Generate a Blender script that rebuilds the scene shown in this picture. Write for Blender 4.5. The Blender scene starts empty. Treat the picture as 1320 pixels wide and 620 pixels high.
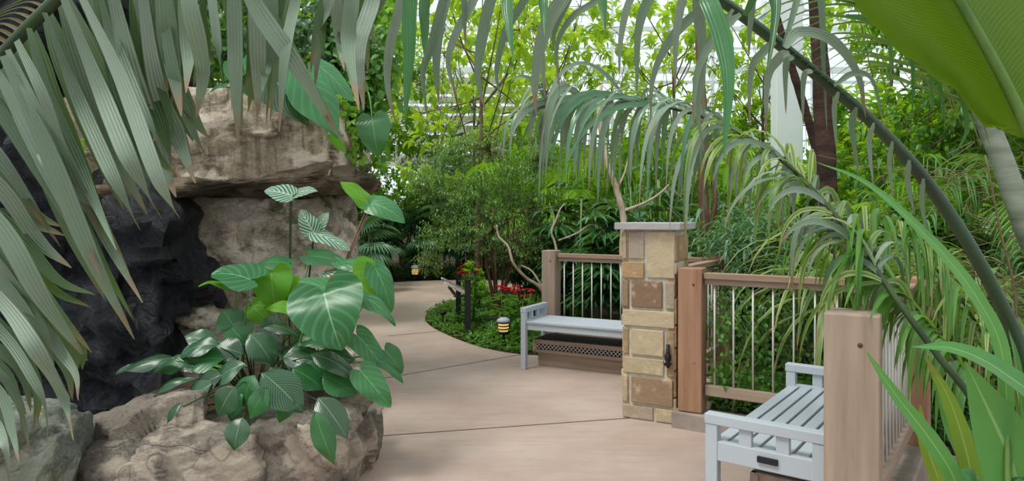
import bpy, bmesh, math, random
import numpy as np
from mathutils import Vector, Matrix, noise
random.seed(7); rng = np.random.default_rng(7)
sc = bpy.context.scene; col = sc.collection
PI = math.pi
# ------------------------------------------------------------------ camera, light, exposure
F = 880.0; CX = 660.0; HY = 278.0; HC = 1.46
cam_d = bpy.data.cameras.new('camera'); cam = bpy.data.objects.new('camera', cam_d); col.objects.link(cam)
cam_d.sensor_width = 36; cam_d.lens = 36*F/1320; cam_d.shift_y = -32/1320; cam_d.clip_start = 0.05
cam.location = (0, 0, HC); cam.rotation_euler = (PI/2, 0, 0); sc.camera = cam
world = bpy.data.worlds.new('world'); sc.world = world; world.use_nodes = True
bg = world.node_tree.nodes['Background']; bg.inputs[0].default_value = (.93, .97, 1, 1); bg.inputs[1].default_value = 1.05
sun_d = bpy.data.lights.new('sun', 'SUN'); sun_d.energy = 2.4; sun_d.angle = math.radians(18); sun_d.color = (1, .96, .9)
sun = bpy.data.objects.new('sun', sun_d); col.objects.link(sun); sun.rotation_euler = (math.radians(14), math.radians(-26), 0)
sc.view_settings.view_transform = 'Standard'; sc.view_settings.look = 'None'; sc.view_settings.exposure = 0.27
sc.view_settings.gamma = 1; sc.view_settings.use_curve_mapping = False
try:
    sc.cycles.max_bounces = 7; sc.cycles.transparent_max_bounces = 12; sc.cycles.diffuse_bounces = 4
    sc.cycles.caustics_reflective = False; sc.cycles.caustics_refractive = False
except Exception: pass

def P(x, y, d): return np.array([(x-CX)*d/F, d, HC+(HY-y)*d/F])
def lin(c):
    return tuple(((v/255)/12.92 if v/255 <= .04045 else ((v/255+.055)/1.055)**2.4) for v in c) + (1,)

# ------------------------------------------------------------------ materials
class NT:
    def __init__(s, name):
        s.m = bpy.data.materials.new(name); s.m.use_nodes = True; s.t = s.m.node_tree; s.t.nodes.clear()
        s.out = s.n('ShaderNodeOutputMaterial')
    def n(s, ty, **kw):
        nd = s.t.nodes.new(ty)
        for k, v in kw.items():
            if k.startswith('i_'):
                k = k[2:]; nd.inputs[int(k) if k.isdigit() else k.replace('_', ' ')].default_value = v
            else: setattr(nd, k, v)
        return nd
    def l(s, a, b): s.t.links.new(a, b)
    def ramp(s, fac, stops):
        r = s.n('ShaderNodeValToRGB'); e = r.color_ramp.elements
        e[0].position, e[0].color = stops[0]; e[1].position, e[1].color = stops[-1]
        for p, c in stops[1:-1]:
            q = e.new(p); q.color = c
        s.l(fac, r.inputs[0]); return r.outputs[0]
    def mix(s, fac, a, b, mode='MIX'):
        m = s.n('ShaderNodeMix', data_type='RGBA', blend_type=mode)
        for sock, v in ((m.inputs[0], fac), (m.inputs[6], a), (m.inputs[7], b)):
            if hasattr(v, 'is_linked') or hasattr(v, 'links'): s.l(v, sock)
            else: sock.default_value = v
        return m.outputs[2]
    def math(s, op, a, b=None, c=None):
        m = s.n('ShaderNodeMath', operation=op)
        for i, v in enumerate((a, b, c)):
            if v is None: continue
            if hasattr(v, 'links'): s.l(v, m.inputs[i])
            else: m.inputs[i].default_value = v
        return m.outputs[0]
    def coord(s, scale=(1,1,1), kind='Object', rot=(0,0,0)):
        t = s.n('ShaderNodeTexCoord'); mp = s.n('ShaderNodeMapping'); mp.inputs['Scale'].default_value = scale; mp.inputs['Rotation'].default_value = rot
        s.l(t.outputs[kind], mp.inputs[0]); return mp.outputs[0]
    def noise(s, vec, scale, detail=4, rough=.55):
        n = s.n('ShaderNodeTexNoise'); n.inputs['Scale'].default_value = scale; n.inputs['Detail'].default_value = detail; n.inputs['Roughness'].default_value = rough
        s.l(vec, n.inputs['Vector']); return n.outputs[0]
    def bump(s, h, strength=.3, dist=.02):
        b = s.n('ShaderNodeBump'); b.inputs['Strength'].default_value = strength; b.inputs['Distance'].default_value = dist
        s.l(h, b.inputs['Height']); return b.outputs[0]

def leaf_mat(name, c1, c2, trans=.3, rough=.42, rib=(0,0,0), ribw=.05, veins=None, vscale=9, vstrength=.5, tip=None, striae=0, spec=.5, transcol=None, under=None):
    """c1..c2 vary from leaf to leaf; rib = midrib colour; veins = colour of side veins; tip = dry tip colour"""
    t = NT(name); a = t.n('ShaderNodeAttribute', attribute_name='lc'); x = t.n('ShaderNodeSeparateXYZ'); t.l(a.outputs['Vector'], x.inputs[0])
    u, v, r = x.outputs
    c = t.mix(r, lin(c1), lin(c2))
    nz = t.noise(t.coord(), 14, 3)
    c = t.mix(t.math('MULTIPLY', nz, .5), c, lin([k*.72 for k in c2]))
    if under:
        g = t.n('ShaderNodeNewGeometry'); c = t.mix(g.outputs['Backfacing'], c, lin(under))
    au = t.math('ABSOLUTE', u); h = None
    if veins:
        w = t.math('ADD', t.math('MULTIPLY', v, vscale), t.math('MULTIPLY', au, -vscale*.38))
        s_ = t.math('ABSOLUTE', t.math('SUBTRACT', t.math('FRACT', w), .5))
        k = t.math('MULTIPLY', t.math('LESS_THAN', s_, .14), vstrength)
        c = t.mix(k, c, lin(veins)); h = s_
    if rib:
        k = t.math('MULTIPLY', t.math('LESS_THAN', au, ribw), .75); 
        if sum(rib): c = t.mix(k, c, lin(rib))
    if striae:
        w = t.math('SINE', t.math('MULTIPLY', u, striae)); h = w
    if tip:
        k = t.math('MULTIPLY', t.ramp(t.math('ADD', v, t.math('MULTIPLY', t.noise(t.coord(), 40, 4), .2)), [(.94,(0,0,0,1)),(1.0,(1,1,1,1))]), t.math('GREATER_THAN', r, .15))
        c = t.mix(t.math('MULTIPLY', k, .85), c, lin(tip))
    b = t.n('ShaderNodeBsdfPrincipled'); t.l(c, b.inputs['Base Color']); b.inputs['Roughness'].default_value = rough
    b.inputs['Specular IOR Level'].default_value = spec
    if h is not None: t.l(t.bump(h, .35, .004), b.inputs['Normal'])
    tr = t.n('ShaderNodeBsdfTranslucent')
    t.l(t.mix(.65, c, lin(transcol or (150, 190, 40))), tr.inputs[0])
    ms = t.n('ShaderNodeMixShader'); ms.inputs[0].default_value = trans
    t.l(b.outputs[0], ms.inputs[1]); t.l(tr.outputs[0], ms.inputs[2]); t.l(ms.outputs[0], t.out.inputs[0])
    return t.m

def noise_mat(name, cols, scale=5, stretch=(1,1,1), rough=.7, bump=.3, bdist=.01, detail=6, spec=.3, metal=0, fine=None):
    t = NT(name); v = t.coord(stretch); n = t.noise(v, scale, detail, .6)
    k = len(cols); c = t.ramp(n, [(.28+.44*i/(k-1), lin(cc)) for i, cc in enumerate(cols)])
    if fine:
        n2 = t.noise(v, scale*12, 4, .7); c = t.mix(t.math('MULTIPLY', n2, fine), c, lin((40, 35, 30)))
    b = t.n('ShaderNodeBsdfPrincipled'); t.l(c, b.inputs['Base Color']); b.inputs['Roughness'].default_value = rough
    b.inputs['Specular IOR Level'].default_value = spec; b.inputs['Metallic'].default_value = metal
    t.l(t.bump(t.noise(v, scale*6, 8, .65), bump, bdist), b.inputs['Normal']); t.l(b.outputs[0], t.out.inputs[0])
    return t.m

def rock_mat(name, cols, crack=(50,45,40), moss=None, mossamt=.5, streak=None, rough=.8, spec=.3, cscale=.9, ck=.35, wetb=.7, zstretch=1):
    t = NT(name); v = t.coord((1, 1, zstretch)); n = t.noise(v, 2.2, 9, .62)
    k = len(cols); c = t.ramp(n, [(.3+.4*i/(k-1), lin(cc)) for i, cc in enumerate(cols)])
    n3 = t.noise(v, 26, 6, .7); c = t.mix(t.math('MULTIPLY', t.math('GREATER_THAN', n3, .6), .18), c, lin([q*.6 for q in cols[0]]))
    if streak:
        s_ = t.noise(t.coord((7, 7, .35)), 2.5, 5, .6); c = t.mix(t.ramp(s_, [(.48, (0,0,0,1)), (.62, (.75,.75,.75,1))]), c, lin(streak))
    if moss:
        m_ = t.noise(t.coord(), 3.4, 5, .7); c = t.mix(t.ramp(m_, [(mossamt, (0,0,0,1)), (mossamt+.12, (.8,.8,.8,1))]), c, lin(moss))
    gr = t.noise(t.coord(), 60, 4, .75); c = t.mix(t.ramp(gr, [(.40,(.35,.35,.35,1)), (.52,(0,0,0,1))]), c, lin([q*.45 for q in cols[0]]))
    pt_ = t.noise(t.coord((1,1,1.6)), 2.4, 8, .66); c = t.mix(t.ramp(pt_, [(.5,(0,0,0,1)), (.56,(.65,.65,.65,1))]), c, lin([min(255,q*1.12+6) for q in cols[-1]]))
    dk = t.noise(t.coord((1,1,2.2)), 2.8, 7, .7); c = t.mix(t.ramp(dk, [(.34,(.6,.6,.6,1)), (.42,(0,0,0,1))]), c, lin([q*.55 for q in cols[0]]))
    # cracks of their own shape
    wv = t.n('ShaderNodeVectorMath', operation='ADD'); t.l(v, wv.inputs[0]); nn = t.n('ShaderNodeTexNoise'); nn.inputs['Scale'].default_value = 2.5; t.l(v, nn.inputs['Vector']); t.l(nn.outputs[1], wv.inputs[1])
    vo = t.n('ShaderNodeTexVoronoi', feature='DISTANCE_TO_EDGE'); vo.inputs['Scale'].default_value = cscale; t.l(wv.outputs[0], vo.inputs['Vector'])
    ck_ = t.ramp(vo.outputs['Distance'], [(0, (ck,ck,ck,1)), (.016, (0,0,0,1))]); c = t.mix(ck_, c, lin(crack))
    b = t.n('ShaderNodeBsdfPrincipled'); t.l(c, b.inputs['Base Color']); b.inputs['Roughness'].default_value = rough; b.inputs['Specular IOR Level'].default_value = spec
    hh = t.math('ADD', t.math('MULTIPLY', t.noise(v, 9, 10, .74), 1.6), t.math('MULTIPLY', ck_, -.6))
    t.l(t.bump(hh, wetb, .04), b.inputs['Normal']); t.l(b.outputs[0], t.out.inputs[0])
    return t.m

def plain(name, c, rough=.5, spec=.4, metal=0, var=.06, emis=None, es=0):
    t = NT(name); n = t.noise(t.coord(), 8, 4); b = t.n('ShaderNodeBsdfPrincipled')
    t.l(t.mix(t.math('MULTIPLY', n, var*3), lin(c), lin([k*.75 for k in c])), b.inputs['Base Color'])
    b.inputs['Roughness'].default_value = rough; b.inputs['Specular IOR Level'].default_value = spec; b.inputs['Metallic'].default_value = metal
    if emis: b.inputs['Emission Color'].default_value = lin(emis); b.inputs['Emission Strength'].default_value = es
    t.l(b.outputs[0], t.out.inputs[0]); return t.m

def wood_mat(name, c1, c2, axis=2, knots=True):
    st = [9, 9, 9]; st[axis] = .7
    t = NT(name); v = t.coord(tuple(st)); n = t.noise(v, 2.2, 6, .6); n2 = t.noise(t.coord(), 3, 3)
    c = t.ramp(n, [(.3, lin(c1)), (.7, lin(c2))]); c = t.mix(t.math('MULTIPLY', n2, .35), c, lin([k*.8 for k in c1]))
    b = t.n('ShaderNodeBsdfPrincipled'); t.l(c, b.inputs['Base Color']); b.inputs['Roughness'].default_value = .72; b.inputs['Specular IOR Level'].default_value = .25
    t.l(t.bump(n, .2, .004), b.inputs['Normal']); t.l(b.outputs[0], t.out.inputs[0]); return t.m

def stone_mat():
    t = NT('ashlar_sandstone'); a = t.n('ShaderNodeAttribute', attribute_name='lc'); x = t.n('ShaderNodeSeparateXYZ'); t.l(a.outputs['Vector'], x.inputs[0])
    c = t.ramp(x.outputs[2], [(0, lin((138,112,90))), (.2, lin((182,154,112))), (.4, lin((152,128,104))), (.55, lin((206,190,160))), (.7, lin((198,182,148))), (.85, lin((176,162,148))), (1, lin((214,200,175)))])
    v = t.coord((1,1,1)); w = t.noise(t.coord((3,3,9)), 3, 6, .65)
    c = t.mix(t.math('MULTIPLY', w, .55), c, lin((134,110,90))); c = t.mix(t.ramp(t.noise(v, 12, 5), [(.55,(0,0,0,1)), (.7,(.5,.5,.5,1))]), c, lin((222,205,170)))
    b = t.n('ShaderNodeBsdfPrincipled'); t.l(c, b.inputs['Base Color']); b.inputs['Roughness'].default_value = .85; b.inputs['Specular IOR Level'].default_value = .2
    t.l(t.bump(t.noise(v, 14, 9, .7), .6, .02), b.inputs['Normal']); t.l(b.outputs[0], t.out.inputs[0]); return t.m

def glass_mat():
    t = NT('greenhouse_glass'); tr = t.n('ShaderNodeBsdfTransparent'); tr.inputs[0].default_value = (.93,.97,.96,1)
    g = t.n('ShaderNodeBsdfGlossy'); g.inputs['Roughness'].default_value = .08; n = t.noise(t.coord(), .6, 2)
    ms = t.n('ShaderNodeMixShader'); t.l(t.math('MULTIPLY', n, .12), ms.inputs[0]); t.l(tr.outputs[0], ms.inputs[1]); t.l(g.outputs[0], ms.inputs[2]); t.l(ms.outputs[0], t.out.inputs[0]); return t.m

def lantern_mat():
    t = NT('lantern_glow'); b = t.n('ShaderNodeBsdfPrincipled'); b.inputs['Base Color'].default_value = lin((250,220,170)); n = t.noise(t.coord(), 9, 2)
    b.inputs['Emission Color'].default_value = lin((255,205,120)); t.l(t.math('MULTIPLY_ADD', n, .8, .3), b.inputs['Emission Strength']); t.l(b.outputs[0], t.out.inputs[0]); return t.m

def path_mat():
    t = NT('stained_concrete'); v = t.coord(); n = t.noise(v, 1.1, 6, .6); n2 = t.noise(t.coord((.5,3,1)), 5, 7, .7); n3 = t.noise(v, 90, 3, .7)
    c = t.ramp(n, [(.3, lin((170,146,134))), (.5, lin((184,162,150))), (.72, lin((198,178,168)))])
    c = t.mix(t.ramp(n2, [(.5,(0,0,0,1)), (.75,(.55,.55,.55,1))]), c, lin((164,138,124))); c = t.mix(t.math('MULTIPLY', n3, .22), c, lin((110,92,84)))
    s_ = t.noise(v, .45, 4, .6); c = t.mix(t.ramp(s_, [(.58,(0,0,0,1)), (.66,(.28,.28,.28,1))]), c, lin((140,120,110)))
    b = t.n('ShaderNodeBsdfPrincipled'); t.l(c, b.inputs['Base Color']); t.l(t.math('MULTIPLY_ADD', n2, .4, .35), b.inputs['Roughness']); b.inputs['Specular IOR Level'].default_value = .35
    t.l(t.bump(n3, .12, .003), b.inputs['Normal']); t.l(b.outputs[0], t.out.inputs[0]); return t.m

M = {}
M['path'] = path_mat(); M['joint'] = plain('path_joint', (96,82,76), .9)
M['soil'] = noise_mat('soil', [(34,26,20), (62,48,36), (84,68,50)], 8, rough=.95, bump=.8, bdist=.03)
M['concrete'] = noise_mat('curb_concrete', [(128,116,106), (158,146,136), (172,160,150)], 4, rough=.85, fine=.3)
M['cap'] = noise_mat('cap_stone', [(150,146,148), (172,168,168), (186,182,180)], 5, rough=.8, fine=.15)
M['mortar'] = noise_mat('mortar', [(180,170,154), (206,198,184)], 20, rough=.9)
M['stone'] = stone_mat(); M['glass'] = glass_mat()
M['post'] = wood_mat('cedar_post', (146,126,110), (176,156,140)); M['post2'] = wood_mat('cedar_post_warm', (146,108,84), (176,138,112))
M['railx'] = wood_mat('cedar_rail', (132,106,86), (168,142,122), 0)
M['boxwood'] = wood_mat('heater_box_wood', (140,120,104), (176,156,140), 0)
M['steel'] = plain('brushed_steel', (206,202,196), .45, .5, .15); M['white'] = plain('bench_paint', (178,186,194), .45, .4, 0, .04)
M['frame'] = plain('greenhouse_frame', (226,230,232), .5); M['black'] = plain('black_metal', (26,26,30), .5)
M['grate'] = plain('dark_grate', (62,60,60), .6); M['void'] = plain('dark_inside', (16,15,14), .9)
M['signface'] = noise_mat('sign_face', [(206,92,70), (214,200,190), (120,160,180)], 9, rough=.4, bump=0)
M['lcap'] = plain('lantern_cap', (170,180,196), .4); M['lglow'] = lantern_mat(); M['lband'] = plain('lantern_band', (120,92,60), .5)
M['rock'] = rock_mat('pale_rock', [(128,118,102), (170,158,140), (198,186,170)], moss=(88,94,62), mossamt=.5)
M['rock2'] = rock_mat('upper_rock', [(134,120,100), (184,168,146), (206,192,174)], streak=(110,100,78), moss=(96,94,64), mossamt=.6)
M['planter'] = rock_mat('planter_rock', [(88,82,76), (136,126,114), (178,164,148)], moss=(90,96,90), mossamt=.56, cscale=1.1)
M['boulder'] = rock_mat('lichen_boulder', [(76,80,76), (118,122,112), (158,160,144)], moss=(96,104,62), mossamt=.5, cscale=1.5)
M['ledge'] = rock_mat('ledge_rock', [(52,44,36), (96,84,68), (124,108,88)], moss=(60,62,40), mossamt=.55, zstretch=6)
M['wet'] = rock_mat('wet_black_rock', [(9,9,10), (20,21,24), (42,45,50)], crack=(5,5,6), streak=(56,62,70), rough=.34, spec=.5, cscale=1.5, ck=.5, wetb=1)  # blue-grey streaks are wet highlights painted into the rock colour
M['water'] = plain('pool_water', (12,16,16), .06, .8)
M['bark'] = noise_mat('bark', [(70,54,42), (112,92,76), (140,120,100)], 7, (1,1,.25), .9, .8, .02)
M['redbark'] = noise_mat('reddish_bark', [(66,44,36), (100,72,60), (126,100,88)], 7, (1,1,.3), .9, .6, .02)
M['palebark'] = noise_mat('pale_bark', [(130,112,92), (178,160,136), (198,184,164)], 9, (1,1,.6), .8, .4, .01)
M['darktrunk'] = noise_mat('dark_trunk', [(34,24,22), (66,46,40), (90,66,54)], 6, (1,1,3), .95, 1, .03)
M['ringtrunk'] = noise_mat('grey_palm_trunk', [(84,96,78), (124,132,116), (152,158,144)], 3, (1,1,5), .6, .2, .01)
M['petiole'] = noise_mat('green_stalk', [(54,84,40), (92,128,60), (120,150,80)], 6, (1,1,.3), .45, .1)
M['darkstalk'] = noise_mat('dark_stalk', [(24,34,20), (44,62,34), (60,78,44)], 6, (1,1,.3), .45, .1)
M['pinkstalk'] = noise_mat('pink_stalk', [(110,76,66), (150,118,104)], 6, (1,1,.3), .5, .1)
M['rachis'] = noise_mat('palm_rachis', [(18,38,18), (32,58,28), (44,70,36)], 4, (1,1,.3), .38, .1, .005, spec=.5)
L = {}
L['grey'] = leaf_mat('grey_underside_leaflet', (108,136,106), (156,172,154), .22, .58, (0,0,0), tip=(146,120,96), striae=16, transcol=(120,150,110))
L['greyd'] = leaf_mat('darker_green_leaflet', (58,92,44), (100,116,98), .25, .5, (0,0,0), tip=(120,96,70), striae=16)  # darker, greener tone for the back and side leaflets
L['glossy'] = leaf_mat('dark_glossy_leaflet', (34,92,44), (60,124,74), .25, .3, (0,0,0), striae=16)
L['banana'] = leaf_mat('banana_leaf', (70,112,20), (92,130,28), .55, .45, (150,180,80), .012, veins=(52,92,12), vscale=60, vstrength=.45, transcol=(140,172,8))
L['strap'] = leaf_mat('strap_leaf', (58,130,62), (96,164,88), .3, .38, (150,190,120), .06)
L['strapy'] = leaf_mat('yellow_strap_leaf', (96,140,40), (150,170,70), .35, .45, (170,190,120), .06, tip=(130,110,60))
L['dark'] = leaf_mat('dark_leaf', (26,68,30), (54,104,50), .25, .35)
L['fanleaf'] = leaf_mat('glossy_fan_leaf', (30,84,44), (70,128,78), .2, .24, spec=.7)
L['blue'] = leaf_mat('bluegreen_leaf', (50,104,72), (112,156,126), .25, .3)
L['mid'] = leaf_mat('mid_leaf', (54,110,36), (96,150,58), .35, .42)
L['fine'] = leaf_mat('fine_leaf', (74,122,56), (150,184,112), .35, .45)
L['bright'] = leaf_mat('bright_leaf', (96,160,36), (150,200,60), .5, .42, transcol=(190,230,40))
L['lime'] = leaf_mat('lime_leaf', (126,180,40), (186,214,70), .5, .45, transcol=(210,240,50))
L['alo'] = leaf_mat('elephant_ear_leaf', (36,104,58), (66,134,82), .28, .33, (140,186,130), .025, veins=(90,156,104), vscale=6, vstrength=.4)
L['alob'] = leaf_mat('backlit_ear_leaf', (96,170,30), (120,188,44), .5, .42, (150,200,80), .03, veins=(84,160,36), vscale=6, vstrength=.5)  # light from behind is put into the yellow-green base colour
L['cal'] = leaf_mat('ribbed_dark_leaf', (12,50,26), (30,82,42), .15, .24, (110,150,100), .03, veins=(120,160,130), vscale=17, vstrength=.3, spec=.7)
L['calg'] = leaf_mat('smooth_dark_leaf', (30,88,46), (56,118,66), .22, .32, (90,150,84), .03, veins=(50,110,60), vscale=10, vstrength=.5)
L['var'] = leaf_mat('white_striped_leaf', (56,112,80), (90,140,104), .25, .35, (200,215,200), .05, veins=(214,226,216), vscale=7, vstrength=.85)
L['dry'] = leaf_mat('dry_leaf', (132,116,84), (176,160,124), .3, .7)
L['red'] = leaf_mat('red_bract', (196,20,44), (226,50,70), .3, .45, transcol=(230,30,40))
L['varieg'] = leaf_mat('cream_edged_leaf', (110,140,60), (176,186,110), .3, .42, (60,110,60), .4, tip=(150,120,60))

# ------------------------------------------------------------------ mesh building
class MB:
    def __init__(s): s.V = []; s.F = []; s.A = []; s.n = 0
    def add(s, V, Fc, A=None):
        V = np.asarray(V, float).reshape(-1, 3); s.V.append(V)
        s.A.append(np.zeros((len(V), 3)) if A is None else np.asarray(A, float).reshape(-1, 3))
        n = s.n
        if isinstance(Fc, np.ndarray): s.F.extend((Fc+n).tolist())
        else: s.F.extend([[i+n for i in f] for f in Fc])
        s.n += len(V)
    def build(s, name, mat, parent=None, smooth=True, bevel=0):
        me = bpy.data.meshes.new(name); V = np.concatenate(s.V); me.from_pydata(V.tolist(), [], s.F)
        at = me.attributes.new('lc', 'FLOAT_VECTOR', 'POINT'); at.data.foreach_set('vector', np.concatenate(s.A).ravel())
        me.polygons.foreach_set('use_smooth', [smooth]*len(me.polygons)); me.materials.append(mat); me.update()
        o = bpy.data.objects.new(name, me); col.objects.link(o)
        if parent: o.parent = parent
        if bevel:
            b = o.modifiers.new('bevel', 'BEVEL'); b.width = bevel; b.segments = 2; b.limit_method = 'ANGLE'
        return o

def tag(o, label, cat, group=None, kind=None):
    if label: o['label'] = label
    if cat: o['category'] = cat
    if group: o['group'] = group
    if kind: o['kind'] = kind
    return o
def empty(name, loc, label, cat, group=None, rz=0):
    o = bpy.data.objects.new(name, None); col.objects.link(o); o.location = loc; o.rotation_euler = (0, 0, rz); o.empty_display_size = .1
    return tag(o, label, cat, group)
def struct(o): o['kind'] = 'structure'; return o
def copy_tree(o, parent=None):
    c = o.copy(); col.objects.link(c); c.parent = parent
    for ch in o.children: copy_tree(ch, c)
    return c
def nrm(v): v = np.asarray(v, float); return v/(np.linalg.norm(v, axis=-1, keepdims=True)+1e-9)

BOXF = [[0,3,2,1],[4,5,6,7],[0,1,5,4],[1,2,6,5],[2,3,7,6],[3,0,4,7]]
def box(mb, c, s, ux=(1,0,0), uy=(0,1,0), rnd=0):
    ux = np.array(ux, float); uy = np.array(uy, float); uz = np.array([0,0,1.]); c = np.array(c, float); V = []
    for z in (-1, 1):
        for x, y in ((-1,-1),(1,-1),(1,1),(-1,1)): V.append(c + ux*x*s[0]/2 + uy*y*s[1]/2 + uz*z*s[2]/2)
    mb.add(V, BOXF, [[0,0,rnd]]*8)
def catmull(pts, n=10):
    p = np.asarray(pts, float); p = np.vstack([2*p[0]-p[1], p, 2*p[-1]-p[-2]]); out = []
    for i in range(1, len(p)-2):
        for k in range(n):
            t = k/n; out.append(.5*((2*p[i]) + (-p[i-1]+p[i+1])*t + (2*p[i-1]-5*p[i]+4*p[i+1]-p[i+2])*t*t + (-p[i-1]+3*p[i]-3*p[i+1]+p[i+2])*t**3))
    out.append(p[-2]); return np.array(out)
def tube(mb, pts, r0, r1=None, sides=7, jit=0):
    pts = np.asarray(pts, float); n = len(pts); r1 = r0 if r1 is None else r1
    T = nrm(np.gradient(pts, axis=0)); a = np.array([.3,.9,.2]) if abs(T[0][2]) > .9 else np.array([0,0,1.]); V = []
    X = nrm(np.cross(T[0], a))
    for i in range(n):
        X = nrm(X - T[i]*np.dot(X, T[i])); Y = np.cross(T[i], X); r = r0+(r1-r0)*i/(n-1)
        if jit: r *= 1+random.uniform(-jit, jit)
        for k in range(sides):
            a_ = 2*PI*k/sides; V.append(pts[i]+X*math.cos(a_)*r+Y*math.sin(a_)*r)
    Fc = [[i*sides+k, i*sides+(k+1)%sides, (i+1)*sides+(k+1)%sides, (i+1)*sides+k] for i in range(n-1) for k in range(sides)]
    Fc.append(list(range(sides))[::-1]); Fc.append([(n-1)*sides+k for k in range(sides)]); mb.add(V, Fc)
def lathe(mb, c, prof, sides=20):
    V = []; n = len(prof)
    for r, z in prof:
        for k in range(sides): a = 2*PI*k/sides; V.append((c[0]+r*math.cos(a), c[1]+r*math.sin(a), c[2]+z))
    Fc = [[i*sides+k, i*sides+(k+1)%sides, (i+1)*sides+(k+1)%sides, (i+1)*sides+k] for i in range(n-1) for k in range(sides)]
    Fc += [list(range(sides))[::-1], [(n-1)*sides+k for k in range(sides)]]; mb.add(V, Fc)

# leaf templates: x across (-1..1 half widths), y along 0..1, z lift in lengths
def prof(kind, t):
    if kind == 'oval': return math.sin(PI*min(1, t**.85))**.75 if 0 < t < 1 else .02
    if kind == 'ell': return (math.sin(PI*t**.88))**.85*(1-.25*t**4) if 0 < t < 1 else .015
    if kind == 'lance': return (math.sin(PI*t**.6))**.9 if 0 < t < 1 else .03
    if kind == 'strap': return min(1, .45+t*3.0)*min(1, ((1-t)/.5))**.75+.015
    if kind == 'blunt': return min(1, .35+t*1.6)*min(1, ((1-t)/.42)+.02)**.8+.01
    return 1
def tmpl(kind, rows=5, droop=.2, fold=.15):
    V = []; A = []
    for i in range(rows+1):
        t = i/rows; w = prof(kind, t); z = -droop*t*t
        for u in (-1, 0, 1): V.append((u*w, t*(1-droop*.35*t), z+fold*abs(u)*w*.5)); A.append((u, t, 0))
    Fc = np.array([[i*3+k, i*3+k+1, i*3+k+4, i*3+k+3] for i in range(rows) for k in (0, 1)]); return np.array(V), Fc, np.array(A)
T_OVAL = tmpl('oval', 3, .25, .3); T_LANCE = tmpl('lance', 3, .35, .2); T_LD = tmpl('lance', 5, .8, .2); T_FINE = tmpl('oval', 2, .1, .1)
def scatter(mb, T, pos, d, length, width, up=None, rnd=None):
    V, Fc, A = T; pos = np.asarray(pos, float); N = len(pos); d = nrm(d)
    up = np.tile([0,0,1.], (N,1)) if up is None else up
    x = np.cross(d, up); x = nrm(x + 1e-4); z = np.cross(x, d)
    length = np.broadcast_to(length, (N,)); width = np.broadcast_to(width, (N,))
    W = pos[:,None] + x[:,None]*(V[None,:,0:1]*width[:,None,None]/2) + d[:,None]*(V[None,:,1:2]*length[:,None,None]) + z[:,None]*(V[None,:,2:3]*length[:,None,None])
    rnd = rng.random(N) if rnd is None else rnd
    AA = np.tile(A, (N,1,1)); AA[:,:,2] = rnd[:,None]
    FF = (Fc[None] + (np.arange(N)*len(V))[:,None,None]).reshape(-1, 4); mb.add(W.reshape(-1,3), FF, AA.reshape(-1,3))
def strap(mb, pts, width, hint=(0,-1,.15), kind='strap', fold=.12, rnd=None, cols=2, twist=0):
    """ribbon leaf along a centreline, lying across the hint direction"""
    pts = np.asarray(pts, float); n = len(pts); T = nrm(np.gradient(pts, axis=0)); rnd = random.random() if rnd is None else rnd; V = []; A = []
    hint = nrm(hint); us = np.linspace(-1, 1, 2*cols+1)
    for i in range(n):
        t = i/(n-1); S = nrm(np.cross(T[i], hint)); N_ = np.cross(S, T[i])
        if twist: a = twist*t; S, N_ = S*math.cos(a)+N_*math.sin(a), N_*math.cos(a)-S*math.sin(a)
        w = prof(kind, t)*width/2
        for u in us: V.append(pts[i]+S*u*w+N_*fold*w*abs(u)); A.append((u, t, rnd))
    m = len(us); Fc = [[i*m+k, i*m+k+1, (i+1)*m+k+1, (i+1)*m+k] for i in range(n-1) for k in range(m-1)]; mb.add(V, Fc, A)
def grav(p, d, length, g=1.0, n=9):
    """centreline that leaves p along d and bends under its weight"""
    p = np.array(p, float); d = nrm(d); out = [p.copy()]; st = length/n
    for i in range(n):
        d = nrm(d + np.array([0,0,-1])*g*(i+1)/n*.55); p = p+d*st; out.append(p.copy())
    return np.array(out)
def blade(mb, base, tip, width, normal, kind='oval', bend=.15, rnd=None, wave=.02, rows=12, cols=4, heart=0):
    """one broad leaf from base to tip (world), facing normal; heart>0 adds basal lobes"""
    base = np.array(base, float); tip = np.array(tip, float); Ld = np.linalg.norm(tip-base); D = (tip-base)/Ld; Nn = nrm(np.array(normal, float)-D*np.dot(normal, D)); S = np.cross(D, Nn)
    rnd = random.random() if rnd is None else rnd; V = []; A = []; us = np.linspace(-1, 1, 2*cols+1); ph = random.random()*6
    for i in range(rows+1):
        t = i/rows
        if heart: y = -heart+(1+heart)*t; w = (math.sin(PI*min(1, (t*.97+.03)**.62)))**.65 if t < 1 else .01
        else: y = t; w = prof(kind, t)
        for u in us:
            yy = y if y >= 0 else y*abs(u)**.55
            z = bend*(4*y*(1-y))*.35 if y > 0 else 0
            z += .16*abs(u)**1.3*w*width/Ld*.5 - .08*(abs(u)*w)**2 + wave*math.sin(t*11+ph+u*2)*abs(u)
            V.append(base+D*yy*Ld+S*u*w*width/2+Nn*z*Ld); A.append((u, t, rnd))
    m = len(us); mb.add(V, [[i*m+k, i*m+k+1, (i+1)*m+k+1, (i+1)*m+k] for i in range(rows) for k in range(m-1)], A)

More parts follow.
